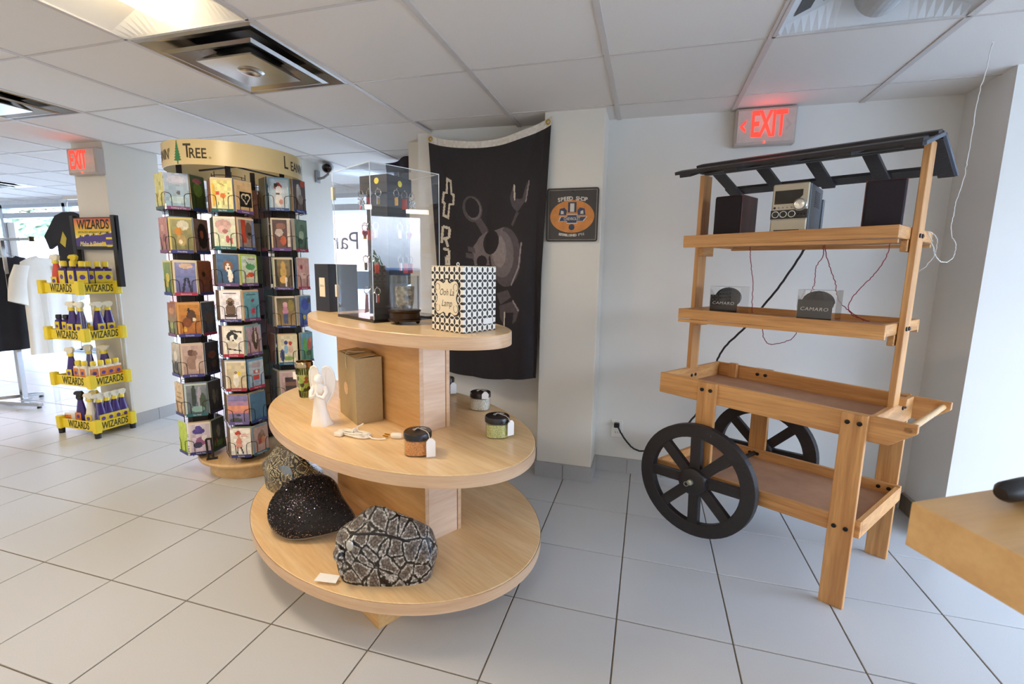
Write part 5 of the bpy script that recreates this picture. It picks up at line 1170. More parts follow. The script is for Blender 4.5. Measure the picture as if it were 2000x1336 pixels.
D['left', -5] = [
 ('sky-blue card with a tiny bird', '#8fb4c2', '#a9b8cf', None, '#7a3f70', [E_(.55, .45, .08, .06, '#5a5a62'), E_(.5, .8, .4, .12, '#c3c6d4'), E_(.5, .25, .35, .1, '#b8d0d2')]),
 ('olive card with a fox and white flowers', '#7a7848', '#a8a06c', '#d8c878', '#3c3c82', [E_(.6, .78, .25, .14, '#d8d2b8'), E_(.4, .6, .16, .12, '#c9842e'), E_(.5, .35, .2, .16, '#b59a62'), E_(.45, .3, .08, .06, '#eadfb8')]),
 ('lilac lake card with a wooden pier', '#5d5f94', '#8d92c2', '#ddd0b0', '#b0304a', [('l', .35, .0, .5, .5, .05, '#2c2c40'), ('l', .75, .0, .6, .5, .05, '#2c2c40'), E_(.55, .85, .3, .08, '#d8b8a0'), ('r', 0, .5, 1, .55, '#6a7aa8')]),
 ('orange autumn card with a rider', '#a8632c', '#c98a3c', '#d8a05a', '#3c3c82', [E_(.6, .6, .2, .2, '#5a3a22'), E_(.4, .4, .2, .15, '#8a4a20'), E_(.5, .78, .06, .06, '#2a1c14'), E_(.72, .5, .08, .06, '#eadcc0'), E_(.3, .2, .1, .08, '#e2a83c')]),
 ('sepia card with an embracing couple', '#b09484', '#c9ada0', '#d8c2b0', '#3c3c82', [E_(.45, .72, .16, .1, '#6a4e42'), E_(.6, .7, .12, .1, '#8a6a5a'), E_(.5, .42, .28, .22, '#a08070'), E_(.7, .35, .1, .2, '#d2b8a8')]),
 ('grey-green card with a woodland waterfall', '#4f6068', '#8a9298', '#c6d2c8', '#2a6a6c', [E_(.4, .6, .1, .4, '#3a4840'), E_(.65, .55, .1, .35, '#b2aab8'), E_(.8, .4, .15, .3, '#4a5a48'), E_(.55, .2, .3, .1, '#8ab0a8')]),
 ('card with violet hats and butterflies', '#c9b6c6', '#d6ccd4', '#e8dccc', '#33356f', [E_(.45, .72, .28, .1, '#4a3f86'), E_(.45, .8, .16, .1, '#5a4a98'), E_(.55, .4, .24, .14, '#9a5a84'), E_(.4, .28, .2, .1, '#3c3c5a'), E_(.7, .5, .12, .1, '#e8e2e0')])]
D['left', -65] = [
 ('yellow patterned card', '#d8d076', '#dcd682', None, '#2a4a48', [E_(.3, .4, .1, .06, '#c2a83c'), E_(.6, .7, .1, .06, '#a8b048')]),
 ('pink blossom card', '#a8746c', '#c98a80', None, '#7a4a70', [E_(.4, .7, .2, .1, '#d8a89a'), E_(.6, .4, .2, .12, '#8a4a4a')]),
 ('green card with yellow lilies', '#5a7a3c', '#8aa052', '#ddd28a', '#2a3f80', [E_(.5, .5, .2, .14, '#e2cc4a'), E_(.4, .3, .14, .1, '#d8b83c')]),
 ('autumn hedge card', '#7a8a5a', '#a8603c', None, '#7a4a70', [E_(.5, .75, .3, .1, '#c98a4a'), E_(.5, .3, .3, .1, '#a8b46a')]),
 ('card with a white cat by a window', '#5a5a50', '#d8ccb8', None, '#3c3c82', [E_(.45, .6, .2, .16, '#eae2d4'), E_(.5, .3, .25, .14, '#3a3a38')]),
 ('sandy card with little boats', '#d0b088', '#dcc29a', None, '#33356f', [('l', .2, .4, .8, .4, .02, '#8a6a4a'), ('l', .2, .55, .8, .55, .02, '#a8845a'), ('l', .2, .7, .8, .7, .02, '#a8845a')]),
 ('plain lime-green card', '#b8d23a', '#c2d84a', None, '#33357a', [])]
D['left', 55] = [  # inner-face cards are coloured darker for the shade between the towers
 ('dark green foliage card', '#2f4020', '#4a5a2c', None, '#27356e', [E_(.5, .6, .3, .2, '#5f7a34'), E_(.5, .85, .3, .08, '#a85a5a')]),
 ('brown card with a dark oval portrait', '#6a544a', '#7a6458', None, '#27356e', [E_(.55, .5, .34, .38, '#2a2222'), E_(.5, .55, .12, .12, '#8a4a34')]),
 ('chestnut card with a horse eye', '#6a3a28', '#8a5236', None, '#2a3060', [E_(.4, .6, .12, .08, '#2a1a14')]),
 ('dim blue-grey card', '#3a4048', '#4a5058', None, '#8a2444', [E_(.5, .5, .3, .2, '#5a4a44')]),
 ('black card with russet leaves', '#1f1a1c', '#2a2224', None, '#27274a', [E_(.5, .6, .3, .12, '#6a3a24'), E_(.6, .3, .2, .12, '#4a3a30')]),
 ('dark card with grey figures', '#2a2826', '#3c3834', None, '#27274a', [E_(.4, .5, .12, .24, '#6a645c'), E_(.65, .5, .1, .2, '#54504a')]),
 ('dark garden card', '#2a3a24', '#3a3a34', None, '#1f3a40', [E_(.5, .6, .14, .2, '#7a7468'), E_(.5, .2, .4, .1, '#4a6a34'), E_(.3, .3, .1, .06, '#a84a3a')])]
D['right', -15] = [
 ('pale blue card with a red-patched calf', '#b4c6d2', '#c4d2da', '#8ab6d0', '#1f4a86', [E_(.45, .72, .2, .12, '#a83a34'), E_(.5, .6, .16, .14, '#e8e4e0'), E_(.35, .76, .1, .06, '#28282c'), E_(.5, .3, .2, .2, '#e8e2da'), E_(.6, .25, .1, .08, '#c98a7a'), E_(.45, .5, .1, .03, '#28282c')]),
 ('western card with a seated cowboy', '#6a4640', '#4a2e34', '#e0d0b2', '#6a4a86', [E_(.4, .55, .2, .12, '#c9b6a8'), E_(.6, .3, .16, .14, '#c25a34'), E_(.5, .75, .25, .1, '#8a5a4a'), ('r', .8, .1, .95, .95, '#d8c8b8')]),
 ('golden forest card with a white spire', '#5a4a34', '#8a7a58', '#d8cbae', '#564a8a', [E_(.5, .55, .14, .35, '#c9a052'), E_(.5, .3, .2, .12, '#e0b060'), ('l', .62, .1, .62, .34, .03, '#e8e2da'), ('r', .05, .1, .18, 1, '#3a3020'), ('r', .85, .1, .97, 1, '#3a3020')]),
 ('field card with a girl in pink', '#a88a5a', '#4a4a34', '#d8cbb8', '#27457e', [E_(.5, .72, .12, .1, '#d2a0a8'), E_(.5, .52, .14, .16, '#c98aa0'), ('l', .45, .4, .45, .15, .05, '#4a567a'), ('l', .56, .4, .56, .15, .05, '#4a567a'), E_(.8, .7, .16, .2, '#8a7a3c')]),
 ('cream card with children at play', '#d9cfae', '#e2d6b2', '#e2d2a8', '#22607e', [E_(.4, .72, .1, .07, '#3a4a8a'), E_(.62, .7, .1, .07, '#c2443c'), E_(.4, .5, .1, .14, '#8ab6cf'), E_(.64, .5, .12, .12, '#d8b4a0'), E_(.5, .2, .3, .07, '#8aa85a'), E_(.2, .3, .12, .2, '#4a5a8a')]),
 ('mauve-framed card of dark hills', '#c9aaa4', '#c9aaa4', '#d6bcb4', '#c9aaa4', [('r', .25, .2, .85, .78, '#4a3c3c'), ('r', .25, .5, .85, .62, '#8a6452'), ('r', .25, .2, .85, .3, '#5a5a6a')]),
 ('pale card low on the tower', '#cfc6ba', '#d6ccc0', None, '#27457e', [])]
D['right', 45] = [
 ('card with grey-white running horses', '#6a5a54', '#4a4a5a', None, '#1f4a90', [E_(.45, .6, .2, .26, '#a8a49e'), E_(.6, .4, .2, .16, '#8a847c'), E_(.4, .75, .1, .12, '#c2beb6'), E_(.8, .9, .2, .1, '#b8543c')]),
 ('misty green jungle card', '#4a6a54', '#6a8474', None, '#a8264a', [E_(.5, .5, .2, .14, '#a8bca0'), E_(.4, .3, .2, .1, '#3a5440'), E_(.6, .75, .2, .1, '#54705c')]),
 ('pink card with a rosette', '#d09a8c', '#d6a498', None, '#a8264a', [E_(.35, .72, .12, .08, '#b5545a'), E_(.35, .72, .05, .03, '#6a2a34'), ('r', .15, .35, .7, .52, '#e0bcae'), E_(.55, .47, .1, .02, '#b58a4a')]),
 ('royal blue night card', '#2a3f8a', '#5a7a9a', None, '#2a2f7a', [E_(.5, .72, .3, .2, '#2c3f9a'), E_(.4, .3, .12, .08, '#c2b84a'), E_(.7, .25, .2, .1, '#7a7ab0'), E_(.8, .85, .15, .1, '#3a3a3c')]),
 ('bright card of red and green garden flowers', '#4a7a4a', '#6a9ab0', None, '#2a2f7a', [E_(.35, .55, .2, .3, '#5aa04a'), E_(.7, .6, .2, .2, '#b5543c'), E_(.6, .3, .2, .1, '#3c5a34'), E_(.8, .75, .1, .1, '#d07a54')]),
 ('dim card beside the green tumbler', '#6a6a72', '#7a8a94', None, '#2a2f7a', [E_(.5, .5, .3, .2, '#5a544e')]),
 ('dim teal card low on the tower', '#4a6a6c', '#5a7a7c', None, '#2a2f7a', [])]
D['right', -75] = [('dark ochre card', '#5a4c20', '#6e5f2c', None, '#2a2440', []), ('olive-brown card', '#544a2c', '#625834', None, '#8a2444', []), ('dark plum card', '#3a2428', '#4a2c30', None, '#2a2440', []), ('dusky teal card', '#3c4848', '#485454', None, '#5a2a34', []), ('rust-brown card', '#6a3a24', '#7a462c', None, '#2a2440', []), ('charcoal card', '#3a3c40', '#4a4c50', None, '#2a2440', []), ('near-black card', '#26262a', '#303034', None, '#2a2440', [])]  # inner face again: shade between the towers is put into the card colours
facename = {('front', -20): 'left face', ('front', 40): 'right face', ('left', -5): 'middle face', ('left', -65): 'outer face', ('left', 55): 'inner face', ('right', -15): 'middle face', ('right', 45): 'outer face', ('right', -75): 'inner face'}
words = ['Friendship', 'Birthday', 'Love', 'Anniversary', 'Get Well', 'Thinking of You', 'Sympathy', 'Thank You']
card_body = {}
def body_mesh(w, h, col):
    k = (w, h, col)
    if k not in card_body:
        me = MB().box((-w/2, -.0012, 0), (w/2, 0, h)).mesh('greeting_card'); me.materials.append(plain('card_paper_'+col.strip('#'), col, .55, noise=.03)); card_body[k] = me
    return card_body[k]
backs = ['#d9c9a4', '#8fb0c2', '#e2d6bc', '#c98f5a', '#d6ccc0', '#7f96b4', '#c9b08a', '#a8b8a0', '#e8dfd0']
ordn = ['top', 'second', 'third', 'fourth', 'fifth', 'sixth', 'seventh', 'bottom']
rc = random.Random(12)
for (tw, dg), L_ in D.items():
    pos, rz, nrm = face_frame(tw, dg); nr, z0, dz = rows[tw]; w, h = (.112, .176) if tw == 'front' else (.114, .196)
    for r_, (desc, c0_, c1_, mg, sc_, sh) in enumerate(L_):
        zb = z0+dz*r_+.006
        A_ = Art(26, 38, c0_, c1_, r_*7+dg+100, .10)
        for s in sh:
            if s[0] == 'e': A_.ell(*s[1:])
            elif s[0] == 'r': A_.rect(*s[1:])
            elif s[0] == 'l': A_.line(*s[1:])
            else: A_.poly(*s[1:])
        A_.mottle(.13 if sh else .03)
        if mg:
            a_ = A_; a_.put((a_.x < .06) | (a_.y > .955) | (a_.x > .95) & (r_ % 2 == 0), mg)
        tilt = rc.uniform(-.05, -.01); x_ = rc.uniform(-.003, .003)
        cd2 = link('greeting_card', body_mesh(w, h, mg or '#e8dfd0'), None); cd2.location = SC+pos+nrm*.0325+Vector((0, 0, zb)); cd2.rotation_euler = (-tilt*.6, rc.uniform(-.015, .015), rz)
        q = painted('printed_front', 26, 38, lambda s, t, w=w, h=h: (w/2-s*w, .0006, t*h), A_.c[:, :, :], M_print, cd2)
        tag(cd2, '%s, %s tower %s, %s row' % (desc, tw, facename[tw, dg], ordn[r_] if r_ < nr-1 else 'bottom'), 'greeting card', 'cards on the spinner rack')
        st_ = link('label_strip', strip_mesh(sc_), None, T_[tw]); st_.location = pos+Vector((0, 0, z0+dz*r_)); st_.rotation_euler = (0, 0, rz)
        if dg in (-20, 40, -5, -15, 45):
            me = text_mesh(words[(r_*3+abs(dg)) % 8], .0125, sx=.9).copy()
            for v in me.vertices: v.co = Vector((-v.co.x, .0379, .0095+v.co.y))
            me.materials.append(M_strip_txt); t_ = link('strip_lettering', me, None, T_[tw]); t_.location = st_.location; t_.rotation_euler = (0, 0, rz)
        for k in range(2 if dg in (-20, 40, -5, -15, 45) else 1):
            b_ = link('greeting_card', body_mesh(w, h-.004+.010*rc.random(), backs[rc.randrange(len(backs))]) if False else body_mesh(w, h, backs[rc.randrange(len(backs))]), None)
            b_.location = SC+pos+nrm*(.0255-.012*k)+Vector((SA.x, SA.y, 0))*rc.uniform(-.007, .007)+Vector((0, 0, zb+rc.uniform(0, .006))); b_.rotation_euler = (-tilt*.6, rc.uniform(-.03, .03), rz)
            tag(b_, '%s card behind the %s, %s tower' % (('first', 'second')[k], desc.replace('card ', 'one ').replace(' card', ' one'), tw), 'greeting card', 'cards behind the front cards')

for tw, dg in (('front', -80), ('front', 100), ('left', 115), ('right', 105), ('rear', -20), ('rear', 40), ('rear', 280)):  # added cards filling bright gaps, their colours darkened for the shade there
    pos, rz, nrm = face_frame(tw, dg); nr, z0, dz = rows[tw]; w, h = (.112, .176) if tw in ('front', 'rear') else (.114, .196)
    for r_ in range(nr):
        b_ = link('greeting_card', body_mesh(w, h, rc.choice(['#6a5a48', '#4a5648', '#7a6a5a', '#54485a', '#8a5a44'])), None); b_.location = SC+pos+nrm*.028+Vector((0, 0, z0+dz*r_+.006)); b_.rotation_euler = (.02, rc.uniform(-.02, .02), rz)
        tag(b_, 'shade-darkened card turned away on the %s tower, %s side, %s row' % (tw, {-80: 'left', 115: 'right', -20: 'front', 40: 'front right', 280: 'left'}.get(dg, 'right'), ordn[r_] if r_ < nr-1 else 'bottom'), 'greeting card', 'cards on the turned-away faces')

# ------------------------------------------------------------------ yellow bottle stand
WX0, WX1, WY0, WY1 = -4.31, -3.92, 2.365, 2.615
M_yel = plain('yellow_plastic', '#ecd335', .4, noise=.02); M_purple = plain('purple_plastic', '#3b2470', .3, noise=.05); M_tube = clear('clear_tube', 1.45, (.97, .98, .98), gain=1.6)
M_wiz = plain('stand_lettering', '#39361c', .6)
ws = thing('bottle_stand', 'four-tier yellow and clear plastic stand of cleaner bottles in front of the beige pillar', 'display stand', (WX0, WY0, 0))
o_ = off((WX0, WY0, 0)); TZ = [.045, .388, .738, 1.082]
for k, z in enumerate(TZ):
    b = MB(o_); t = .012; h_ = .085
    b.box((WX0, WY0, z), (WX1, WY0+t, z+h_*.86)).box((WX0, WY1-t, z), (WX1, WY1, z+h_*.86)).box((WX0, WY0+t, z), (WX0+t, WY1-t, z+h_*.86)).box((WX1-t, WY0+t, z), (WX1, WY1-t, z+h_*.86)).box((WX0+t, WY0+t, z+.004), (WX1-t, WY1-t, z+.014))
    tr_ = part('tray', b, M_yel, ws, .003)
    for x in (WX0, WX1):
        for y in (WY0, WY1): part('corner_joint', MB(o_).rbox((x-.022, y-.022, z-.006), (x+.022, y+.022, z+h_+.008), .008), M_yel, tr_, .003)
    lettering('lettering', 'WIZARDS', .082, M_wiz, tr_, o_(Vector(((WX0+WX1)/2, WY0-.0012, z+.037))), (1, 0, 0), (0, 0, 1), sx=.62, shear=.12, bold=.001, extrude=.0004)
    lettering('lettering', 'WIZARDS', .075, M_wiz, tr_, o_(Vector((WX1+.0012, (WY0+WY1)/2, z+.037))), (0, 1, 0), (0, 0, 1), sx=.56, shear=.12, bold=.001, extrude=.0004)
for x in (WX0, WX1):
    for y in (WY0, WY1):
        for z0, z1 in zip(TZ[:-1], TZ[1:]):
            part('clear_post', MB(o_).lathe([(.017, z0+.09), (.017, z1-.005)], 20, (x, y, 0), cap=False), M_tube, ws, fix=False)
        part('foot', MB(o_).lathe([(.019, 0), (.021, .04)], 18, (x, y, 0)), M_black, ws)
for x in (-4.285, -3.855): part('upright', MB(o_).box((x-.020, 2.585, 1.13), (x+.020, 2.622, 1.66)), M_black, ws, .003)
hdr = part('header_board', MB(o_).box((-4.285, 2.588, 1.405), (-3.835, 2.600, 1.645)), M_black, ws, .002)
ah = Art(110, 56, '#e8c838', '#e8c838', 3, .0)
f = np.clip((ah.y-.55)/.4, 0, 1)[..., None]; ah.c = np.array(lin('#e9cc34'))*(1-f)+np.array(lin('#d8603a'))*f
ah.rect(0, 0, 1, .07, '#1c1820').poly([(0, .08), (0, .33), (.3, .46), (.65, .44), (1, .55), (1, .26), (.5, .16), (.15, .07)], '#4a3580')
for k in range(11): ah.poly([(.02+k*.09, .36+.014*k), (.06+k*.09, .38+.014*k), (.07+k*.09, .44+.014*k), (.03+k*.09, .42+.014*k)], '#1d1a20' if k % 2 else '#e8e4da')
ah.ell(.88, .2, .09, .14, '#4a3580').rect(.81, .30, .96, .38, '#e6cf3a').rect(.82, .06, .95, .12, '#e6cf3a')
painted('printed_panel', 110, 56, lambda s, t: o_(Vector((-4.262+s*.40, 2.5872, 1.415+t*.222))), ah.c, M_print, hdr)
lettering('lettering', 'WIZARDS', .098, M_ink, hdr, o_(Vector((-4.062, 2.5862, 1.590))), (1, 0, 0), (0, 0, 1), sx=.78, shear=.08, bold=.002)
lettering('lettering', 'SPECIALIZED APPEARANCE PRODUCTS', .020, M_ink, hdr, o_(Vector((-4.062, 2.5862, 1.535))), (1, 0, 0), (0, 0, 1), sx=.95)
lettering('lettering', 'Make it Shine!', .050, plain('script_cream', '#efe2a0', .5), hdr, o_(Vector((-4.10, 2.5862, 1.447))), (1, 0, 0), (.06, 0, 1), sx=.85, shear=.3, bold=.001)
# bottle kinds (built at the origin, front towards -y)
M_lorange = plain('label_orange', '#d8823a', .4, noise=.25, nscale=45); M_lyel = plain('label_yellow', '#e3cb3c', .4, noise=.12, nscale=50); M_lgreen = plain('label_green', '#7cae3c', .4, noise=.2, nscale=40); M_lblue = plain('label_aqua', '#4fb0b4', .4, noise=.2, nscale=40); M_lblack = plain('label_black', '#241f1f', .4, noise=.2, nscale=50); M_lpur = plain('label_purple', '#5a3f96', .4)
M_redb = plain('red_plastic', '#d2452e', .35); M_whb = plain('white_bottle', '#e9e3d3', .35); M_cream_head = plain('spray_cream', '#e9e4d0', .4)
def labels(t, w, y, z0, z1, top, bot):
    m = MB().box((-w, y-.0012, z0), (w, y, z1)); q = part('label', m, top, t)
    part('label_base', MB().box((-w, y-.0018, z0), (w, y-.001, z0+(z1-z0)*.3)), bot, q)
    part('label_emblem', MB(lambda p: Vector((p.x, y-.0015-p.z, z0+(z1-z0)*.66+p.y))).lathe([(w*.55, 0), (w*.55, .0008)], 14), M_lpur, q)
def flat_bottle(body, cap, top, bot, h=.205, w=.036, d=.021):
    t = thing('cleaner_bottle', '', 'bottle')
    part('body', MB().rbox((-w, -d, 0), (w, d, h*.76), .012, 4).lathe([(.020, h*.755), (.016, h*.80), (.016, h*.82)], 18), body, t, .004)
    part('cap', MB().lathe([(.019, h*.82), (.0185, h*.96), (.016, h)], 18), cap, t)
    labels(t, w*.82, -d, h*.08, h*.68, top, bot); return t
def spray_bottle(body, collar, head, top, bot, h=.285):
    t = thing('spray_bottle', '', 'bottle'); b = h*.70
    part('body', MB().lathe([(.036, 0), (.039, .006), (.039, b*.50), (.034, b*.62), (.024, b*.88), (.019, b)], 24, sy=.68), body, t)
    part('collar', MB().lathe([(.018, b), (.019, b+.018), (.014, b+.024)], 18), collar, t)
    z = b+.02
    part('spray_head', MB().slab([(-.046, z+.018), (-.046, z+.034), (-.030, z+.046), (.018, z+.050), (.034, z+.036), (.026, z+.012), (.012, z), (-.012, z), (-.016, z+.016)], 'y', -.011, .011), head, t, .003)
    part('trigger', MB().slab([(-.020, z+.018), (-.030, z+.018), (-.036, z-.012), (-.030, z-.018), (-.024, z-.004)], 'y', -.005, .005), head, t, .001)
    labels(t, .026, -.0262, b*.08, b*.52, top, bot); return t
proto = {}
def bottle(kind, x, y, tier, rz, label, z=None):
    if kind not in proto:
        mk = {'purple_flat': lambda: flat_bottle(M_purple, M_yel, M_lyel, M_lorange), 'white_flat': lambda: flat_bottle(M_whb, M_yel, M_lorange, M_lblack, .175, .030, .020),
              'black_cap': lambda: flat_bottle(M_purple, M_black, M_lyel, M_lblack, .165, .026, .018), 'red_spray': lambda: spray_bottle(M_redb, M_yel, M_cream_head, M_lyel, M_lorange),
              'purple_spray': lambda: spray_bottle(M_purple, M_yel, M_cream_head, M_lyel, M_lblack), 'green_spray': lambda: spray_bottle(M_purple, M_yel, M_cream_head, M_lyel, M_lgreen), 'aqua_spray': lambda: spray_bottle(M_purple, M_yel, M_cream_head, M_lyel, M_lblue),
              'white_spray': lambda: spray_bottle(M_whb, M_yel, M_cream_head, M_lyel, M_lgreen), 'dark_spray': lambda: spray_bottle(M_purple, M_black, M_black, M_lorange, M_lblack), 'yellow_spray': lambda: spray_bottle(M_purple, M_yel, M_yel, M_lyel, M_lblack)}
        o = proto[kind] = mk[kind](); o.location = (x, y, TZ[tier]+.0145); o.rotation_euler = (0, 0, rz)
    else: o = dup(proto[kind], (x, y, TZ[tier]+.0145), rz)
    o['label'] = label; o['group'] = 'cleaner bottles on the yellow stand'
    if z: o.scale = (1, 1, z)
tn = ['bottom tier', 'third tier', 'second tier', 'top tier']
H_ = PI/2; Fy, Sx = 2.415, -3.968
bottle('red_spray', -4.22, Fy, 3, .1, 'red spray bottle at the front left of the stand\'s top tier')
bottle('yellow_spray', -4.15, Fy+.075, 3, .1, 'purple spray bottle with a yellow head just behind the red one on the top tier')
bottle('purple_flat', -4.13, Fy-.005, 3, 0, 'flat purple bottle next to the red spray bottle on the top tier', 1.08)
bottle('purple_flat', -4.045, Fy, 3, .05, 'flat purple bottle in the front row of the top tier, beside the front corner', 1.08)
bottle('purple_flat', Sx, Fy+.01, 3, H_*.55, 'flat purple bottle turned at the front corner of the top tier', 1.08)
bottle('purple_flat', Sx-.02, 2.478, 3, H_*.9, 'flat purple bottle second along the right side of the top tier', 1.08)
bottle('purple_flat', Sx-.005, 2.53, 3, H_*.9, 'flat purple bottle third along the right side of the top tier', 1.08)
bottle('purple_flat', Sx, 2.58, 3, H_*.9, 'flat purple bottle at the rear end of the right side of the top tier', 1.08)
for k, (x, y) in enumerate(((-4.265, Fy), (-4.205, Fy+.01), (-4.155, Fy+.06))):
    bottle('black_cap', x, y, 2, .05, '%s purple bottle with a black cap on the second tier' % ('small leftmost', 'small middle', 'small rear right')[k])
bottle('purple_spray', -4.115, Fy, 2, .1, 'purple spray bottle beside the black-capped bottles on the second tier'); bottle('purple_spray', -4.025, Fy, 2, .15, 'purple spray bottle at the front corner of the second tier')
bottle('purple_spray', Sx-.005, 2.495, 2, H_, 'purple spray bottle in the middle of the right side of the second tier'); bottle('purple_spray', Sx-.005, 2.565, 2, H_*.9, 'purple spray bottle at the rear of the right side of the second tier')
bottle('aqua_spray', -4.19, Fy, 1, .1, 'purple spray bottle with an aqua label at the front left of the third tier'); bottle('purple_spray', -4.12, Fy+.08, 1, .1, 'purple spray bottle behind the white bottles near the left of the third tier', 1.05)
bottle('purple_spray', -4.03, Fy+.12, 1, .2, 'purple spray bottle rising behind the white bottles at the third tier\'s centre', 1.05); bottle('purple_spray', -4.045, 2.555, 1, .3, 'purple spray bottle rising behind the white bottles at the third tier\'s rear', 1.05)
for k, (x, y, r) in enumerate(((-4.105, Fy-.01, 0), (-4.035, Fy-.01, 0), (Sx, Fy+.005, H_*.7), (Sx+.004, 2.468, H_), (Sx+.004, 2.52, H_), (Sx+.004, 2.572, H_))):
    bottle('white_flat', x, y, 1, r, 'white bottle with a yellow cap, %s on the third tier' % ('first of the front row', 'second of the front row', 'turned at the front corner', 'second along the right side', 'third along the right side', 'last along the right side')[k])
bottle('dark_spray', -4.175, Fy+.015, 0, .1, 'purple spray bottle with a black head on the bottom tier'); bottle('yellow_spray', -4.10, Fy+.07, 0, .1, 'purple spray bottle with a yellow head behind the white one on the bottom tier'); bottle('white_spray', -4.045, Fy, 0, .2, 'white spray bottle with a green label on the bottom tier')
for k, y in enumerate((2.43, 2.482, 2.535, 2.588)):
    bottle('green_spray', Sx-.002, y, 0, H_, 'purple spray bottle, %s along the right side of the bottom tier' % ('first', 'second', 'third', 'rearmost')[k])
tin = thing('boxed_polish', 'small white box with a red label at the left of the stand\'s bottom tier', 'box', (-4.262, Fy+.01, TZ[0]+.0145), .2)
part('carton', MB().box((-.045, -.03, 0), (.045, .03, .095)), M_white, tin, .002); part('label', MB().box((-.042, -.0315, .012), (.012, -.0295, .08)), M_lorange, tin); part('label_emblem', MB().box((-.03, -.0325, .03), (0, -.031, .055)), M_lpur, tin)

# ------------------------------------------------------------------ clothes rack at the left edge
cr_ = thing('clothes_rack', 'chrome clothes rack at the left edge of the shop', 'clothes rack', (-5.60, 2.82, 0))
part('upright', MB().box((-.016, -.016, .03), (.016, .016, 1.5)), M_chrome, cr_, .003); part('sleeve', MB().box((-.021, -.021, .03), (.021, .021, .75)), M_chrome, cr_, .003)
part('arm', MB().box((-.95, .018, 1.492), (.34, .042, 1.516)), M_chrome, cr_, .003); part('arm_end', MB().box((.34, .010, 1.484), (.352, .05, 1.528)), M_chrome, cr_, .002)
part('base_bar', MB().hexa([(-.35, -.22, .02), (.40, -.11, .02), (.40, -.075, .02), (-.35, -.185, .02), (-.35, -.22, .05), (.40, -.11, .05), (.40, -.075, .05), (-.35, -.185, .05)]), M_chrome, cr_, .003)
part('base_bar', MB().hexa([(-.34, -.20, .02), (-.05, .18, .02), (-.02, .16, .02), (-.31, -.22, .02), (-.34, -.20, .05), (-.05, .18, .05), (-.02, .16, .05), (-.31, -.22, .05)]), M_chrome, cr_, .003)
part('base_plate', MB().box((-.06, -.16, .02), (.06, .03, .035)), M_chrome, cr_, .002)
for x, y in ((.37, -.092), (-.06, .16), (-.32, -.2)): part('glide', MB().lathe([(.018, 0), (.014, .02)], 12, (x, y, 0)), M_black, cr_)
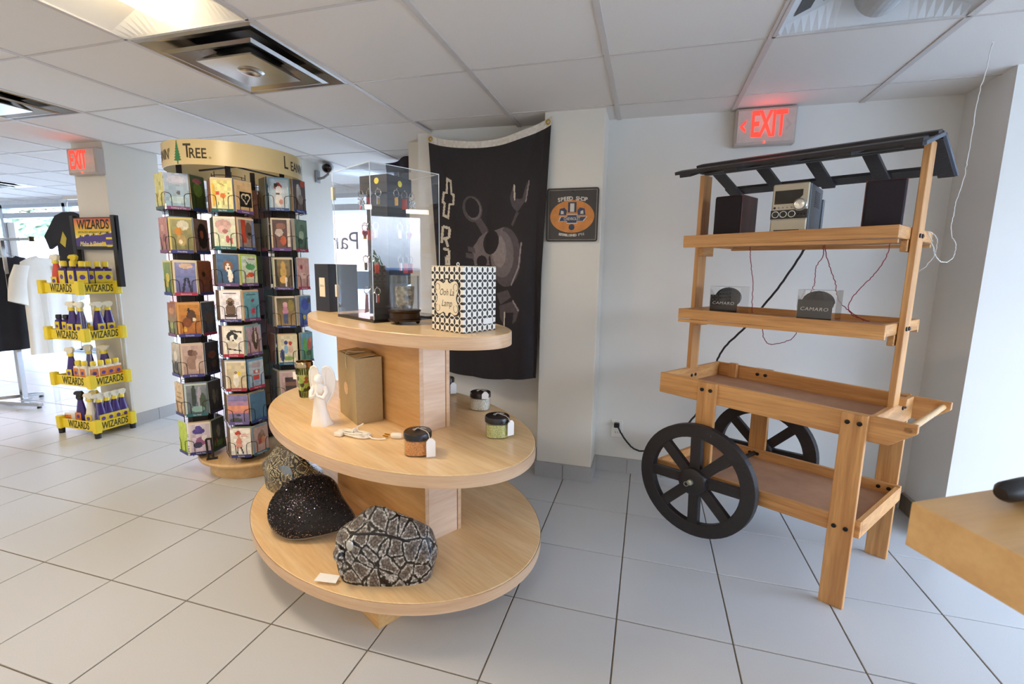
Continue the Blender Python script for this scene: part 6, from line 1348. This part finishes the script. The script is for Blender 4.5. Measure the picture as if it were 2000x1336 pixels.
def shirt(label, x, y, mat, w=.24, top=1.365, hem=.46, seed=1, hanger=True, sleeve=True):
    t = thing('t_shirt', label, 'shirt', (x, y, 0)); r = random.Random(seed)
    n = 40; rowsz = [(hem, 1.0, .045), (hem+.2, .97, .042), (hem+.5, .95, .04), (top-.30, .97, .042), (top-.14, 1.0, .035), (top-.06, .92, .028), (top-.02, .60, .022), (top, .30, .02)]
    vs = []; fs = []; p = r.uniform(0, 6)
    for z, k, d in rowsz:
        for i in range(n):
            a = 2*PI*i/n; fold = 1+.35*math.sin(7*a+p+z*3)*(1-(z-hem)/(top-hem))**.5 if z < top-.2 else 1
            vs.append((d*math.sin(a)*fold, w*k*math.cos(a), z-(0 if z < top-.01 else .03*abs(math.sin(a)))))
    for q in range(len(rowsz)-1):
        for i in range(n): fs.append((q*n+i, q*n+(i+1) % n, (q+1)*n+(i+1) % n, (q+1)*n+i))
    part('body', MB().add(vs, fs, True), mat, t, fix=True)
    if sleeve:
        for s in (-1, 1):
            m = MB(); P = [(0, s*w*.84, top-.09), (0, s*(w+.005), top-.22), (0, s*(w+.025), top-.36), (0, s*(w+.03), top-.43)]
            vs = []; fs = []; k = 16
            for j, c in enumerate(P):
                rr = (.07, .085, .088, .09)[j]
                for i in range(k): a = 2*PI*i/k; vs.append((.030*math.sin(a), c[1]+rr*.85*math.cos(a), c[2]+s*rr*.35*math.cos(a)*(.3+j*.2)))
            for j in range(3):
                for i in range(k): fs.append((j*k+i, j*k+(i+1) % k, (j+1)*k+(i+1) % k, (j+1)*k+i))
            part('sleeve', m.add(vs, fs, True), mat, t)
    if hanger:
        dy = 2.85-y
        part('hanger', MB().tube([(0, -.19, top-.09), (0, 0, top+.035), (0, .19, top-.09)], .0025, 6).tube([(0, 0, top+.035), (0, dy*.5, top+.09), (0, dy, 1.485), (0, dy+.012, 1.505), (0, dy, 1.522), (0, dy-.014, 1.51)], .0025, 6), M_chrome, t)
        part('price_tag', MB().box((.045, .03, top-.17), (.047, .07, top-.09)), M_tag, t)
M_wt = plain('white_jersey', '#e6e3da', .85, noise=.03, nscale=8); M_bt = plain('black_jersey', '#1d1e25', .85, noise=.08, nscale=8)
shirt('white t-shirt on a wire hanger at the end of the chrome rack', -5.42, 3.02, M_wt, seed=2, w=.20)
shirt('black t-shirt hanging next to the white one on the rack', -5.62, 2.84, M_bt, seed=3, top=1.36, hem=.50)
shirt('black t-shirt hanging further back on the rack at the left edge', -5.80, 2.84, M_bt, seed=5, top=1.36, hem=.50)
shirt('black t-shirt last in view on the rack, cut by the left edge', -5.98, 2.84, M_bt, seed=7, top=1.36, hem=.50)
hs = thing('t_shirt', 'black t-shirt with a yellow print hung high behind the bottle stand header', 't-shirt' if False else 'shirt', (-5.00, 3.0, 1.02))
part('body', MB().slab([(-.16, 0), (.16, 0), (.17, .45), (.30, .40), (.33, .52), (.16, .70), (.06, .73), (-.06, .73), (-.16, .70), (-.33, .52), (-.28, .40), (-.17, .45)], 'y', -.015, .015), M_bt, hs, .006)
part('print', MB().slab([(-.12, .46), (-.06, .42), (-.03, .50), (-.07, .56)], 'y', -.0175, -.0155), plain('yellow_print', '#b9a53a', .7), hs)
part('hanger', MB().tube([(0, 0, .72), (0, 0, .80), (.015, 0, .82), (0, 0, .84)], .003, 6), M_chrome, hs)
part('hook_rail', MB().box((-.02, -.015, .835), (.722, .015, .865)), M_alu, hs)
